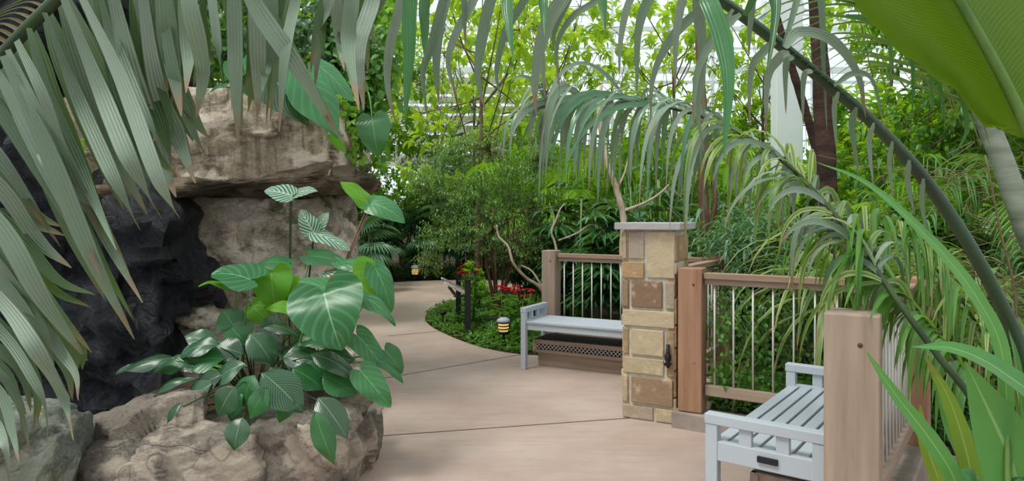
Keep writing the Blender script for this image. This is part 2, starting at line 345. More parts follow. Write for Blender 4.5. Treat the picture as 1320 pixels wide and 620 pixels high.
def rock(name, c, half, seed, mat, amp=.12, boxy=.6, sub=5, rot=(0,0,0), label=None, cat=None, freq=1.3, parent=None, terr=0):
    bm = bmesh.new(); bmesh.ops.create_icosphere(bm, subdivisions=sub, radius=1); off = Vector((seed*3.7, seed*1.3, seed*7.1)); half = Vector(half)
    for v in bm.verts:
        p = v.co.copy(); m = max(abs(p.x), abs(p.y), abs(p.z)); p = p.lerp(p/m, boxy)
        q = Vector((p.x*half.x, p.y*half.y, p.z*half.z)); w = q*freq+off
        d = noise.fractal(w*.8, .9, 2.1, 4)*.8 + .16*noise.fractal(w*5, .8, 2, 5)
        for fq, am in ((1.1, 1.5), (3.1, .5)):   # planar facets, one per cell
            ww = Vector((w.x*fq, w.y*fq, w.z*fq*1.25)); ww += noise.noise_vector(ww*1.7)*.12; pt = noise.voronoi(ww)[1][0]; nn = noise.noise_vector(pt*5.3+Vector((9,2,4))); d += (ww-pt).dot(nn)*am*1.3 + noise.noise(pt*3.1)*am*.35
        if terr: d += terr*(abs((w.z*2.4+noise.noise(w*.8)) % 1-.5)-.25)
        v.co = q + v.co.normalized()*d*amp*2
    me = bpy.data.meshes.new(name); bm.to_mesh(me); bm.free(); me.polygons.foreach_set('use_smooth', [True]*len(me.polygons)); me.materials.append(mat)
    o = bpy.data.objects.new(name, me); col.objects.link(o); o.location = c; o.rotation_euler = rot
    if parent: o.parent = parent
    if label: tag(o, label, cat)
    return o

# ------------------------------------------------------------------ the setting
g = MB(); g.add([(-16,-4,-.35),(16,-4,-.35),(16,22,-.35),(-16,22,-.35),(-16,-4,-.03),(16,-4,-.03),(16,22,-.03),(-16,22,-.03)], BOXF)
struct(g.build('ground', M['soil'], smooth=False))
outer = [(-1.2,-1.5),(-1.2,3.0),(-1.5,5.3),(-2.2,6.6),(-2.9,8),(-3.4,10),(-3.6,12),(-3.2,14.2),(-2.0,15.3),(0,15.5),(2,14.9),(4.5,13.8)]
inner = [(4.5,12.4),(2,13.2),(.5,13.5),(-.15,13.4),(-.75,12.5),(-1.15,11.2),(-1.27,10.3),(-1.18,9.4),(-.86,8.5),(-.36,7.6),(.08,7.2),(.40,7.12)]
inner = [tuple(q[:2]) for q in catmull([(a,b,0) for a,b in inner], 5)]; outer = [tuple(q[:2]) for q in catmull([(a,b,0) for a,b in outer], 5)]
poly = outer+inner+[(1.95,6.2),(1.42,5.0),(2.5,4.2),(3.3,4.0),(3.3,-1.5)]
bm = bmesh.new(); vs = [bm.verts.new((x,y,0)) for x,y in poly]; f = bm.faces.new(vs); bmesh.ops.triangulate(bm, faces=[f]); ex = bmesh.ops.extrude_face_region(bm, geom=bm.faces[:])
for v in ex['geom']:
    if isinstance(v, bmesh.types.BMVert): v.co.z = -.12
bmesh.ops.recalc_face_normals(bm, faces=bm.faces); me = bpy.data.meshes.new('path'); bm.to_mesh(me); bm.free(); me.materials.append(M['path']); o = bpy.data.objects.new('path', me); col.objects.link(o); struct(o)
def gp(x, y): d = F*HC/(y-HY); return np.array([(x-CX)*d/F, d, 0])
j = MB()
for a, b in (((478,563),(812,539)), ((470,492),(684,455)), ((500,433),(590,425))):
    A_, B_ = gp(*a), gp(*b); dd = nrm(B_-A_); c_ = (A_+B_)/2; box(j, (c_[0],c_[1],.0005), (np.linalg.norm(B_-A_), .012, .004), dd, (-dd[1],dd[0],0))
struct(j.build('trim_1', M['joint'], smooth=False))

# greenhouse: back wall, side walls and roof of white bars and glass
def glazed(name, x0, x1, z0, z1, Y, axis, idx):
    o = bpy.data.objects.new('window_%d' % idx, None); col.objects.link(o); o['kind'] = 'structure'
    f = MB(); n = int((x1-x0)/3.2)
    at = (lambda a, z: (a, Y, z)) if axis == 'x' else (lambda a, z: (Y, a, z)); sz = (lambda a, t, z: (a, t, z)) if axis == 'x' else (lambda a, t, z: (t, a, z))
    for i in range(n+1): box(f, at(x0+(x1-x0)*i/n, (z0+z1)/2), sz(.09, .12, z1-z0))
    z = z0
    k = 0
    while z <= z1: box(f, at((x0+x1)/2, z), sz(x1-x0, .09, (.05,.14,.05,.09,.2)[k % 5])); z += (.62,.45,.8,.38,.7)[k % 5]; k += 1
    f.build('window_frame', M['frame'], o, False)
    p = MB(); box(p, at((x0+x1)/2, (z0+z1)/2), sz(x1-x0, .012, z1-z0)); p.build('pane', M['glass'], o, False)
glazed('b', -16, 16, .9, 10.2, 21.8, 'x', 1); glazed('l', -4, 21.8, .9, 6.2, -15.9, 'y', 2); glazed('r', -4, 21.8, .9, 6.2, 15.9, 'y', 3)
w = MB(); box(w, (0,21.8,.4), (32,.3,1.0)); struct(w.build('wall_back', M['concrete'], smooth=False))
w = MB(); box(w, (-15.9,8.9,.4), (.3,25.8,1.0)); struct(w.build('wall_left', M['concrete'], smooth=False))
w = MB(); box(w, (15.9,8.9,.4), (.3,25.8,1.0)); struct(w.build('wall_right', M['concrete'], smooth=False))
rf = bpy.data.objects.new('ceiling', None); col.objects.link(rf); rf['kind'] = 'structure'
f = MB(); p = MB()
for s in (-1, 1):
    for i in range(14):
        y = -4+i*1.98; tube(f, [(s*16, y, 6.2), (0, y, 10.6)], .05, sides=5)
    for k in range(6):
        t = k/5; tube(f, [(s*16*(1-t), -4, 6.2+4.4*t), (s*16*(1-t), 21.8, 6.2+4.4*t)], .045, sides=5)
    p.add([(s*16,-4,6.26),(0,-4,10.66),(0,21.8,10.66),(s*16,21.8,6.26)], [[0,1,2,3]])
f.build('roof_frame', M['frame'], rf); p.build('pane', M['glass'], rf, False)
lv = bpy.data.objects.new('louvre_bank', None); col.objects.link(lv); tag(lv, 'bank of cream white horizontal louvres in front of the far glazing', 'louvres'); lv.location = (-1.6, 21.2, 0)
f = MB()
for k in range(9): box(f, (0, .03*(k % 2), 3.25+k*.30), (4.6, .10, .21), (1,0,0), (0,1,0))
f.build('slats', plain('louvre_paint', (232,226,214), .6), lv, False, .01); f = MB()
for x in (-2.3, 0, 2.3): box(f, (x, .1, 2.95), (.08, .08, 6.1))
f.build('louvre_frame', M['frame'], lv, False)
# white structural column and a second far column
for k, (px, py_d, w_) in enumerate(((1014, 13, .5), (1004, 20.5, .9))):
    t = MB(); X = (px-CX)*py_d/F; box(t, (X, py_d, 4.0), (w_, w_*.6, 8.1)); box(t, (X, py_d, .25), (w_*1.25, w_*.85, .5)); box(t, (X, py_d, 7.6), (w_*1.3, w_*.9, .35)); struct(t.build('column', M['frame'], smooth=False, bevel=.01))

# ------------------------------------------------------------------ stone pillar
U1 = np.array([math.cos(math.radians(-28)), math.sin(math.radians(-28)), 0]); V1 = np.array([-U1[1], U1[0], 0])
def framebox(mb, o, U, V, a, b, z, sa, sb, sz, rnd=0): # box whose low corner is o + a*U + b*V
    box(mb, np.array([o[0],o[1],0])+U*(a+sa/2)+V*(b+sb/2)+np.array([0,0,z+sz/2]), (sa, sb, sz), U, V, rnd)
po = gp(802, 538); PW = .385
pil = empty('stone_pillar', tuple(po), 'square sandstone block pillar with a flat grey cap at the end of the railing', 'pillar'); pil.location = (0,0,0)
core = MB(); framebox(core, po, U1, V1, .012, .012, 0, PW-.024, PW-.024, 1.36); core.build('mortar_core', M['mortar'], pil, False)
st = MB(); H0 = 1.35
rows = [ # y0,y1 from the top (fractions of 513), [x0,x1,colour]
 (0,.152,[(0,.09,.8),(.11,.43,.85)]), (.162,.255,[(0,.43,.2)]), (0,.25,[(.46,1,.6)]), (.262,.408,[(0,.13,.4),(.17,.77,.0),(.81,1,.85)]), (.418,.508,[(0,1,.55)]),
 (.518,.66,[(0,.13,.3),(.165,.8,.62)]), (.518,.76,[(.83,1,.35)]), (.67,.76,[(0,.8,.72)]), (.77,.915,[(0,.12,.5),(.17,.97,.38)]), (.925,1,[(0,.6,.82),(.63,1,.7)])]
for y0, y1, ss in rows:
    for x0, x1, c in ss:
        e = random.uniform(.0, .012); framebox(st, po, U1, V1, x0*PW+.004, -e, H0*(1-y1)+.006, (x1-x0)*PW-.008, .05, H0*(y1-y0)-.008, c)
for side in range(3):   # the other three faces
    z = .01
    while z < H0-.03:
        h = min(random.choice((.09,.12,.19,.16)), H0-z); x = 0
        while x < PW-.02:
            w_ = min(random.choice((.11,.17,.24,.3)), PW-x)
            if PW-x-w_ < .06: w_ = PW-x
            e = random.uniform(0, .01); c = random.random()
            if side == 0: framebox(st, po, U1, V1, PW-.05, x+.005, z, .05+e, w_-.01, h-.012, c)
            if side == 1: framebox(st, po, U1, V1, -e, x+.005, z, .05, w_-.01, h-.012, c)
            if side == 2: framebox(st, po, U1, V1, x+.005, PW-.05, z, w_-.01, .05+e, h-.012, c)
            x += w_
        z += h
st.build('stonework', M['stone'], pil, False, .006)
cp = MB(); framebox(cp, po, U1, V1, -.045, -.045, 1.36, PW+.09, PW+.09, .05); cp.build('capstone', M['cap'], pil, False, .005)
ln = MB(); hk = po+U1*(PW*.88)-V1*.014+np.array([0,0,0])
for q in ([(0,0,.40),(0,0,.56)],):
    tube(ln, [hk+np.array([0,0,.40]), hk+np.array([0,0,.43])-V1*.012, hk+np.array([0,0,.50])-V1*.014, hk+np.array([0,0,.56])], .012, .012)
tube(ln, [hk+np.array([0,0,.415])-U1*.02-V1*.012, hk+np.array([0,0,.45])-V1*.02, hk+np.array([0,0,.42])+U1*.02-V1*.012], .009)
lathe(ln, hk+np.array([0,0,.47])-V1*.008, [(.004,-.035),(.02,-.02),(.024,0),(.018,.025),(.004,.04)], 10)
ln.build('iron_hook', M['black'], pil)

# ------------------------------------------------------------------ posts and railings
def post(x, y, ang, h, s, label, mat, z0=0):
    o = empty('railing_post', (x, y, 0), label, 'post', None, math.radians(ang))
    b = MB(); box(b, (0,0,z0+(h-z0)/2), (s, s, h-z0)); b.build('post_shaft', M[mat], o, False, .006)
    k = MB(); tube(k, [(s*.16,-s/2-.002,h*.9),(s*.16,-s/2+.01,h*.9)], .009, sides=9)
    k.build('knot', M['redbark'], o); return o
def railing(a, b, label, off=.1, ztop=1.03, spacing=.105, zb=.27):
    a = np.array([*a,0.]); b = np.array([*b,0.]); D = b-a; Ln = np.linalg.norm(D); D = D/Ln; ang = math.atan2(D[1], D[0])
    o = empty('railing_section', tuple(a), label, 'railing', None, ang)
    x0, x1 = off, Ln-off; Lw = x1-x0
    r = MB(); box(r, ((x0+x1)/2,0,ztop+.02), (Lw, .09, .04)); r.build('top_rail', M['railx'], o, False, .004)
    r = MB(); box(r, ((x0+x1)/2,0,ztop-.02), (Lw-.005, .045, .038)); r.build('under_rail', M['boxwood'], o, False)
    r = MB(); box(r, ((x0+x1)/2,0,zb), (Lw-.005, .045, .07)); r.build('bottom_rail', M['boxwood'], o, False, .003)
    n = max(2, round(Lw/spacing)); bars = MB(); tube(bars, [(0,0,zb), (0,0,ztop-.03)], .0065, sides=7)
    first = None
    for i in range(n):
        x = x0+Lw*(i+.5)/n
        if first is None: first = bars.build('baluster', M['steel'], o); q = first
        else: q = first.copy(); col.objects.link(q); q.parent = o
        q.location = (x, 0, 0)
    return o
PA = (.41, 7.13); PB = (1.91, 6.22); PM = po[:2]+(U1*(PW+.025+.09)+V1*.02)[:2]; PC = (1.285, 2.57); PD = (2.36, 4.02)
post(*PA, -29, 1.10, .15, 'cedar post behind the far bench, at the left end of the railing', 'post')
post(*PB, -28, 1.10, .17, 'cedar post standing behind the stone pillar, deepest corner of the railing', 'post2')
post(*PM, -28, 1.10, .16, 'tall warm brown cedar post standing tight against the right side of the stone pillar', 'post2', .12)
post(*PC, -31, 1.10, .185, 'biggest and closest cedar post, beside the near bench', 'post')
post(*PD, -36, 1.10, .17, 'cedar post half hidden behind long green leaves, past the closest post', 'post2')
railing(PA, PB, 'railing with thin steel bars behind the far bench')
pq = po+U1*PW*.75+V1*PW
railing(pq[:2], PB, 'short railing running back from the stone pillar', .04)
railing(PM, PD, 'railing with thin steel bars behind the near slatted bench', .09, spacing=.12)
railing(PC, PD, 'steeply receding railing joined to the closest cedar post', .1, spacing=.11)
def curb(name, a, b, w_, h, label, e0=0, e1=0):
    a = np.array([*a,0.]); b = np.array([*b,0.]); D = nrm(b-a); a = a-D*e0; b = b+D*e1; m = MB(); c = (a+b)/2; box(m, (c[0],c[1],h/2-.02), (np.linalg.norm(b-a), w_, h+.04), D, (-D[1],D[0],0))
    return tag(m.build(name, M['concrete'], None, False, .012), label, 'curb')
curb('concrete_curb', PM, PD, .19, .115, 'low concrete curb under the railing behind the near bench', .12, -.1)
curb('concrete_curb', PC, PD, .17, .14, 'low pale concrete curb under the receding railing', -.1, -.1)
curb('concrete_curb', PA, PB, .15, .09, 'low concrete curb under the railing behind the far bench', -.09, -.1)

# ------------------------------------------------------------------ benches
def bench(loc, ang, label, length=1.32, width=.53, h=.585, plaque=True):
    o = empty('slatted_bench', loc, label, 'bench', None, math.radians(ang))   # local x along the length, y across
    T = .05
    for x in (0, length-T):
        nm = 'arm_frame'; a = MB()
        box(a, (x+T/2, width/2, h-.0225), (T+.008, width+.006, .045))                 # top bar
        box(a, (x+T/2, width/2, .425), (T*.8, width-.1, .085))                   # lower bar
        for y in (width*.345, width*.655): box(a, (x+T/2, y, .505), (T*.6, .055, .085))
        a.build(nm, M['white'], o, False, .004)
        for y in (.027, width-.027):
            l = MB(); box(l, (x+T/2, y, (h-.045)/2), (T, .054, h-.045)); l.build('leg', M['white'], o, False, .004)
    s = MB(); n = 7; sw = (width-.02)/n
    for i in range(n): box(s, (length/2, .01+sw*(i+.5), .447), (length-T*1.2, sw-.014, .022))
    s.build('seat_slats', M['white'], o, False, .003)
    for y in (.045, width-.045):
        r = MB(); box(r, (length/2, y, .405), (length-T*2, .028, .06)); r.build('apron', M['white'], o, False, .002)
    if plaque:
        p_ = MB(); box(p_, (-.001, width*.46, .43), (.012, .085, .026)); q = p_.build('plaque', M['black'], o, False, .002); q['label'] = 'small dark metal plaque'
    return o
# near bench: origin at the near-left corner, length runs away from the camera
b2 = P(909, 528, 3.03); B2A = 53
def to_bench(loc, ang, label, **k):
    # y axis of the bench must point to the viewer's right: mirror by placing the origin at the near-right corner
    U = np.array([math.cos(math.radians(ang-90)), math.sin(math.radians(ang-90))]); return U
U2 = np.array([math.cos(math.radians(B2A-90)), math.sin(math.radians(B2A-90)), 0]); V2 = np.array([math.cos(math.radians(B2A)), math.sin(math.radians(B2A)), 0])
o2 = np.array([b2[0], b2[1], 0])+U2*.5
bench((o2[0], o2[1], 0), B2A, 'pale grey slatted bench with a small dark plaque, closest to the viewer', width=.5)
o1 = gp(671, 471); o1 = np.array([o1[0]*.98+.0, o1[1]*.975, 0])
B1A = -28; bench((o1[0], o1[1], 0), B1A, 'pale grey slatted bench behind the stone pillar', width=.5, plaque=False)

def heater_box(loc, ang, L_, W_, H_, label):
    o = empty('heater_box', loc, label, 'heater box', None, math.radians(ang))
    b = MB(); box(b, (L_/2+.03, W_/2, .065), (L_-.02, W_-.06, .13)); b.build('plinth', M['boxwood'], o, False, .004)
    f = MB(); z0, z1 = .13, H_
    for y in (.015, W_-.015):
        box(f, (L_/2, y, z0+.015), (L_, .03, .03)); box(f, (L_/2, y, z1-.02), (L_, .03, .04))
    for x in (.02, L_-.02):
        for y in (.02, W_-.02): box(f, (x, y, (z0+z1)/2), (.045, .04, z1-z0-.01))
        box(f, (x, W_/2, z0+.015), (.03, W_, .03)); box(f, (x, W_/2, z1-.02), (.03, W_, .04))
    f.build('box_frame', M['boxwood'], o, False, .003)
    m = MB(); pitch = .04
    def lattice(a0, a1, b0, b1, mk):
        k = a0-(b1-b0)
        while k < a1:
            for sgn in (0, 1):
                pts = []
                for t in (0, 1):
                    a = k+(b1-b0)*t; b_ = b0+(b1-b0)*(t if sgn == 0 else 1-t); pts.append((a, b_))
                (xa, ya), (xb, yb) = pts
                lo, hi = max(a0, xa), min(a1, xb)
                if hi-lo > .005:
                    q = lambda a: ya+(yb-ya)*(a-xa)/(xb-xa)
                    tube(m, [mk(lo, q(lo)), mk(hi, q(hi))], .0042, sides=4)
            k += pitch
    lattice(.03, L_-.03, z0+.03, z1-.04, lambda a, b_: (a, .014, b_)); lattice(.03, W_-.03, z0+.03, z1-.04, lambda a, b_: (.014, a, b_))
    m.build('wire_mesh', M['steel'], o)
    t = MB()
    for i in range(int(L_/.03)): box(t, (.03+i*.03, W_/2, z1+.005), (.014, W_-.03, .012))
    box(t, (L_/2, W_/2, z1-.012), (L_-.06, W_-.06, .006)); t.build('top_grate', M['grate'], o, False)
    v = MB(); box(v, (L_/2, W_/2, (z0+z1)/2), (L_-.09, W_-.09, z1-z0-.05)); v.build('shade_fill', M['void'], o, False)  # near-black block stands in for the shade inside the box
    return o
h1 = gp(684, 472); h1 = h1-V1*(-.05)
heater_box((h1[0], h1[1], 0), -28, 1.15, .36, .255, 'wooden heater box with diamond wire mesh under the far bench')
h2 = o2+V2*.3-U2*.08-V2*.0
heater_box((h2[0], h2[1], 0), B2A, .9, .32, .255, 'wooden heater box with diamond wire mesh under the closest bench')

# ------------------------------------------------------------------ sign, bollards, lanterns
def signpost(px, yb, yt, label):
    p_ = gp(px, yb); h = HC-(yt-HY)*p_[1]/F; o = empty('sign_post', tuple(p_), label, 'post'); b = MB()
    box(b, (0,0,h/2), (.07,.07,h)); box(b, (0,0,.03), (.12,.12,.06)); box(b, (0,0,h+.01), (.085,.085,.02)); b.build('post_shaft', M['black'], o, False, .004); return p_, h
s1, hh1 = signpost(603, 432, 362, 'shorter looking black sign post, right one of the pair in the garden bed'); s2, hh2 = signpost(591, 412, 352, 'black sign post with red flowers over it, left one of the pair')
mid = (s1+s2)/2; sg = empty('information_sign', (mid[0]-.1, mid[1]-.1, .5), 'small tilted red and pale information board between the two black posts', 'sign', None, math.atan2((s2-s1)[1], (s2-s1)[0]))
b = MB(); V = [(-.42,-.16,-.03),(.42,-.16,-.03),(.42,.14,.13),(-.42,.14,.13)]; V += [(x,y+.012,z-.018) for x,y,z in V]; b.add(V, [[0,1,2,3],[7,6,5,4],[0,4,5,1],[1,5,6,2],[2,6,7,3],[3,7,4,0]]); b.build('sign_panel', M['signface'], sg, False)
b = MB(); box(b, (0,.03,-.02), (1.1,.03,.03)); b.build('crossbar', M['black'], sg, False)
def lantern(px, yb, r, h, label, stem=.12):
    p_ = gp(px, yb); o = empty('path_lantern', tuple(p_), label, 'lantern')
    b = MB(); tube(b, [(0,0,-.02),(0,0,stem+.02)], r*.25, sides=8); lathe(b, (0,0,stem), [(r*.7,0),(r*.9,.015),(r*.9,.03)]); b.build('stem', M['black'], o)
    b = MB(); lathe(b, (0,0,stem+.03), [(r*.72,0),(r*.85,h*.2),(r*.82,h*.5),(r*.72,h*.62)]); b.build('glass_globe', M['lglow'], o)
    b = MB()
    for k in range(3): lathe(b, (0,0,stem+.035+h*(.08+.2*k)), [(r*.88,0),(r,.006),(r,.014),(r*.88,.02)])
    b.build('louvre_ring', M['lband'], o)
    b = MB(); lathe(b, (0,0,stem+.03+h*.62), [(r*1.05,0),(r*1.12,h*.06),(r*.95,h*.2),(r*.5,h*.3),(r*.1,h*.32)]); b.build('lantern_cap', M['lcap'], o); return p_
l1 = lantern(649, 444, .07, .17, 'glowing garden lantern in the planted bed beside the far bench'); l2 = lantern(535, 362, .085, .22, 'small glowing lantern at the far edge of the path')
p_ = gp(571, 418); o = empty('path_light', tuple(p_), 'tiny dark mushroom path light at the tip of the garden bed', 'light')
b = MB(); tube(b, [(0,0,-.02),(0,0,.15)], .012); b.build('stem', M['black'], o); b = MB(); lathe(b, (0,0,.15), [(.02,-.03),(.05,0),(.045,.02),(.01,.035)]); b.build('lamp_shade', M['black'], o)

# ------------------------------------------------------------------ rocks
rock('wet_cliff', (-4.05,5.95,1.15), (1.55,.95,1.75), 3, M['wet'], .17, .7, 6, label='black wet rock face with trickling water behind the grey green fronds', cat='rock', terr=.25)
rock('black_rock', (-4.6,5.9,3.1), (1.7,1.0,.7), 5, M['wet'], .15, .6, 5, label='black wet rock above the water, topmost in the corner behind the fronds', cat='rock')
rock('cave_rock', (-3.0,6.55,.75), (.6,.8,1.0), 8, M['wet'], .14, .6, 5, label='dark narrow rock in the cleft between the wet black face and the pale wall', cat='rock')
rock('rock_outcrop', (-2.12,5.98,.72), (.62,.66,.96), 12, M['rock'], .07, .82, 6, label='pale blocky rock wall behind the leafy planter', cat='rock', terr=.3)
rock('overhanging_boulder', (-2.36,5.75,2.03), (1.02,.72,.36), 21, M['rock2'], .045, .85, 6, (0,math.radians(-3),0), label='tan streaked boulder overhanging the pale rock wall', cat='rock')
rock('rock_ledge', (-2.45,5.70,1.66), (1.26,.78,.07), 31, M['ledge'], .05, .6, 5, (0,math.radians(-4),math.radians(-4)), label='thin dark brown ledge of rock under the tan boulder', cat='rock', freq=2)
rock('planter_boulder', (-1.93,3.58,.07), (.86,.34,.32), 41, M['planter'], .05, .6, 6, (0,math.radians(-7),0), label='long low boulder forming the front rim of the planter', cat='rock')
rock('planter_boulder', (-1.12,3.88,.13), (.29,.56,.30), 47, M['planter'], .05, .55, 6, label='rounded tan boulder at the planter corner beside the path', cat='rock')
rock('planter_boulder', (-1.34,5.0,.17), (.20,.5,.32), 52, M['rock'], .06, .55, 5, label='pale boulder at the back rim of the planter, behind the leaves', cat='rock')
rock('lichen_boulder', (-2.42,3.05,.2), (.40,.42,.46), 61, M['boulder'], .05, .4, 6, label='grey boulder speckled with lichen in the bottom corner under the fronds', cat='rock')
rock('soil_mound', (-1.78,4.35,.13), (.62,.66,.24), 71, M['soil'], .05, .3, 4, label='dark soil filling the rock planter', cat='soil')
w = MB(); w.add([(-5,3.4,.02),(-2.0,3.9,.02),(-2.0,5.6,.02),(-5,5.6,.02),(-5,3.4,-.1),(-2.0,3.9,-.1),(-2.0,5.6,-.1),(-5,5.6,-.1)], [[0,1,2,3],[7,6,5,4],[0,4,5,1],[1,5,6,2],[2,6,7,3],[3,7,4,0]])
tag(w.build('pool_water', M['water'], None, False), 'dark still water at the foot of the wet black rock', 'water')

# ------------------------------------------------------------------ background plant kinds
def sprigs(mb, tips, dirs, m, tl, ll, lw, T=T_OVAL, spread=1.0, droop=-.1, stems=None, jit=.3):
    K = len(tips); dirs = nrm(dirs); a = rng.random((K,1,3))-.5; X = nrm(np.cross(dirs[:,None], a)); Y = np.cross(dirs[:,None], X)
    t = (np.arange(m)/m)[None,:,None]; th = (np.arange(m)*2.4)[None,:,None]+rng.random((K,1,1))*6
    pos = tips[:,None]-dirs[:,None]*tl*t; d = dirs[:,None]*.5+(X*np.cos(th)+Y*np.sin(th))*spread+rng.normal(0, jit, (K,m,3)); d[:,:,2] += droop
    s = rng.uniform(.7, 1.2, K*m); scatter(mb, T, pos.reshape(-1,3), d.reshape(-1,3), ll*s, lw*s, rnd=np.clip(rng.normal(.5, .28, K*m), 0, 1))
    if stems is not None:
        for k in range(0, K): tube(stems, [tips[k]-dirs[k]*tl*1.6, tips[k]], .004, .002, 3)
def ell(K, c, r, shell=.55):
    d = nrm(rng.normal(0, 1, (K,3))); rr = shell+(1-shell)*rng.random((K,1)); rr = rr**.6; return np.array(c)+d*rr*np.array(r), d
PROTO = {}
def finish(o, parts):
    for nm, mb, mat in parts:
        if mb.n: mb.build(nm, mat, o)
    return o
def k_shrub(name, mat, K, m, r, h, ll, lw, T=T_OVAL, bark='bark', low=.25, droop=-.1, tl=.18, lobes=5):
    o = empty(name, (0,0,0), 'x', 'shrub'); f = MB(); s = MB(); 
    for q in range(lobes):
        c = (random.uniform(-.5,.5)*r, random.uniform(-.5,.5)*r, h*random.uniform(low+.15, .85)); rr = r*random.uniform(.45,.7)
        t, d = ell(K//lobes, c, (rr, rr, rr*.9)); d = d+np.array([0,0,.5]); sprigs(f, t, d, m, tl, ll, lw, T, droop=droop)
        b0 = np.array([random.uniform(-.06,.06), random.uniform(-.06,.06), -.03]); tube(s, catmull([b0, b0*.5+np.array(c)*.45+rng.normal(0,.05,3), np.array(c)], 5), .022*h/2+.006, .007, 6, .1)
        for k in range(5): e = np.array(c)+rng.normal(0, rr*.55, 3); tube(s, catmull([np.array(c)*.7, (np.array(c)*.9+e)/2, e], 3), .008, .003, 4)
    return finish(o, [('branches', s, M[bark]), ('foliage', f, L[mat])])
def k_areca(name, mat, nf, h, fl, ll=.38, lw=.028, stalk='petiole', nl=26, arch=.8):
    o = empty(name, (0,0,0), 'x', 'palm'); f = MB(); s = MB()
    for k in range(nf):
        a = 2*PI*k/nf*1.0+random.random(); b0 = np.array([math.cos(a)*.12, math.sin(a)*.12, -.03]); lean = random.uniform(.25, 1.0); out = np.array([math.cos(a), math.sin(a), 0])
        hh = h*random.uniform(.55, .8); pts = catmull([b0, b0+out*.15*lean+[0,0,hh*.55], b0+out*fl*.35*lean+[0,0,hh+.1], b0+out*fl*.75*lean+[0,0,hh+fl*.32*(1.2-lean*arch)], b0+out*fl*1.15*lean+[0,0,hh+fl*.12-fl*.35*lean*arch]], 8)
        tube(s, pts, .014, .004, 5); st0 = int(len(pts)*.42); seg = pts[st0:]; T = nrm(np.gradient(seg, axis=0)); n = nl; idx = np.linspace(0, len(seg)-1.001, n); i0 = idx.astype(int); fr = (idx-i0)[:,None]
        pp = seg[i0]*(1-fr)+seg[np.minimum(i0+1, len(seg)-1)]*fr; TT = T[i0]; S = nrm(np.cross(TT, [0,0,1.]))
        tt = np.linspace(0,1,n); Ls = ll*(np.sin(PI*(tt*.8+.15))**.6)
        for sg_ in (-1, 1):
            d = TT*.65+S*sg_*.9+np.array([0,0,.25])+rng.normal(0,.1,(n,3)); scatter(f, T_LD, pp, d, Ls, lw)
    return finish(o, [('stems', s, M[stalk]), ('fronds', f, L[mat])])
def k_rhapis(name, mat, canes, h, r, seg=8, ll=.3, lw=.045):
    o = empty(name, (0,0,0), 'x', 'palm'); f = MB(); s = MB()
    for k in range(canes):
        a = random.random()*6.28; q = r*math.sqrt(random.random())*.7; b0 = np.array([q*math.cos(a), q*math.sin(a), -.03]); hh = h*random.uniform(.45, 1); tp = b0+np.array([random.uniform(-.1,.1), random.uniform(-.1,.1), hh])
        tube(s, [b0, (b0+tp)/2+rng.normal(0,.02,3), tp], .014, .01, 5)
        for j in range(7):
            z = hh*random.uniform(.35, 1); a2 = random.random()*6.28; out = np.array([math.cos(a2), math.sin(a2), random.uniform(.1,.9)]); p0 = b0+(tp-b0)*(z/hh); p1 = p0+nrm(out)*random.uniform(.15,.35); tube(s, [p0, p1], .005, .004, 3)
            D = nrm(out*np.array([1,1,.3])); S = nrm(np.cross(D, [0,0,1.])); th = np.linspace(-1.35, 1.35, seg)[:,None]; d = D*np.cos(th)+S*np.sin(th)+np.array([0,0,.1])+rng.normal(0,.05,(seg,3))
            scatter(f, T_LANCE, np.tile(p1,(seg,1)), d, ll*rng.uniform(.8,1.1,seg), lw, rnd=np.full(seg, random.random()))
    return finish(o, [('canes', s, M['petiole']), ('fan_leaves', f, L[mat])])
def k_fanpalm(name, mat, nf, h, R, seg=26):
    o = empty(name, (0,0,0), 'x', 'palm'); f = MB(); s = MB(); tube(s, [(0,0,-.03),(0,0,h*.4)], .12, .1, 9, .08)
    for k in range(nf):
        a = 2*PI*k/nf*2.6; el = random.uniform(-.1, 1.1); out = np.array([math.cos(a)*math.cos(el), math.sin(a)*math.cos(el), math.sin(el)]); p0 = np.array([0,0,h*.4]); p1 = p0+out*h*.55; tube(s, [p0, p1], .013, .009, 5)
        D = nrm(out+np.array([0,0,-.25])); S = nrm(np.cross(D, [0,0,1.])); th = np.linspace(-2.1, 2.1, seg)[:,None]; d = D*np.cos(th)+S*np.sin(th)+np.array([0,0,.05])
        scatter(f, T_LANCE, np.tile(p1,(seg,1)), d, R*(.8+.2*np.cos(th[:,0])), R*.1, rnd=np.full(seg, random.random()))
    return finish(o, [('trunk', s, M['darkstalk']), ('fan_leaves', f, L[mat])])
def k_cane(name, mat, n, h, r, ll=.26, lw=.05, T=T_LD, m=9, bark='petiole'):   # upright canes with alternate lance leaves
    o = empty(name, (0,0,0), 'x', 'plant'); f = MB(); s = MB()
    for k in range(n):
        a = random.random()*6.28; q = r*math.sqrt(random.random()); b0 = np.array([q*math.cos(a)*.4, q*math.sin(a)*.4, -.03]); tp = np.array([q*math.cos(a), q*math.sin(a), h*random.uniform(.5,1)]); pts = catmull([b0, (b0+tp)/2+rng.normal(0,.04,3), tp], 6); tube(s, pts, .009, .004, 4)
        ids = np.linspace(4, len(pts)-1, m).astype(int); th = np.arange(m)*2.4+a; d = np.stack([np.cos(th), np.sin(th), np.full(m,.45)], 1)+rng.normal(0,.15,(m,3)); scatter(f, T, pts[ids], d, ll*rng.uniform(.7,1.15,m), lw)
    return finish(o, [('stems', s, M[bark]), ('foliage', f, L[mat])])
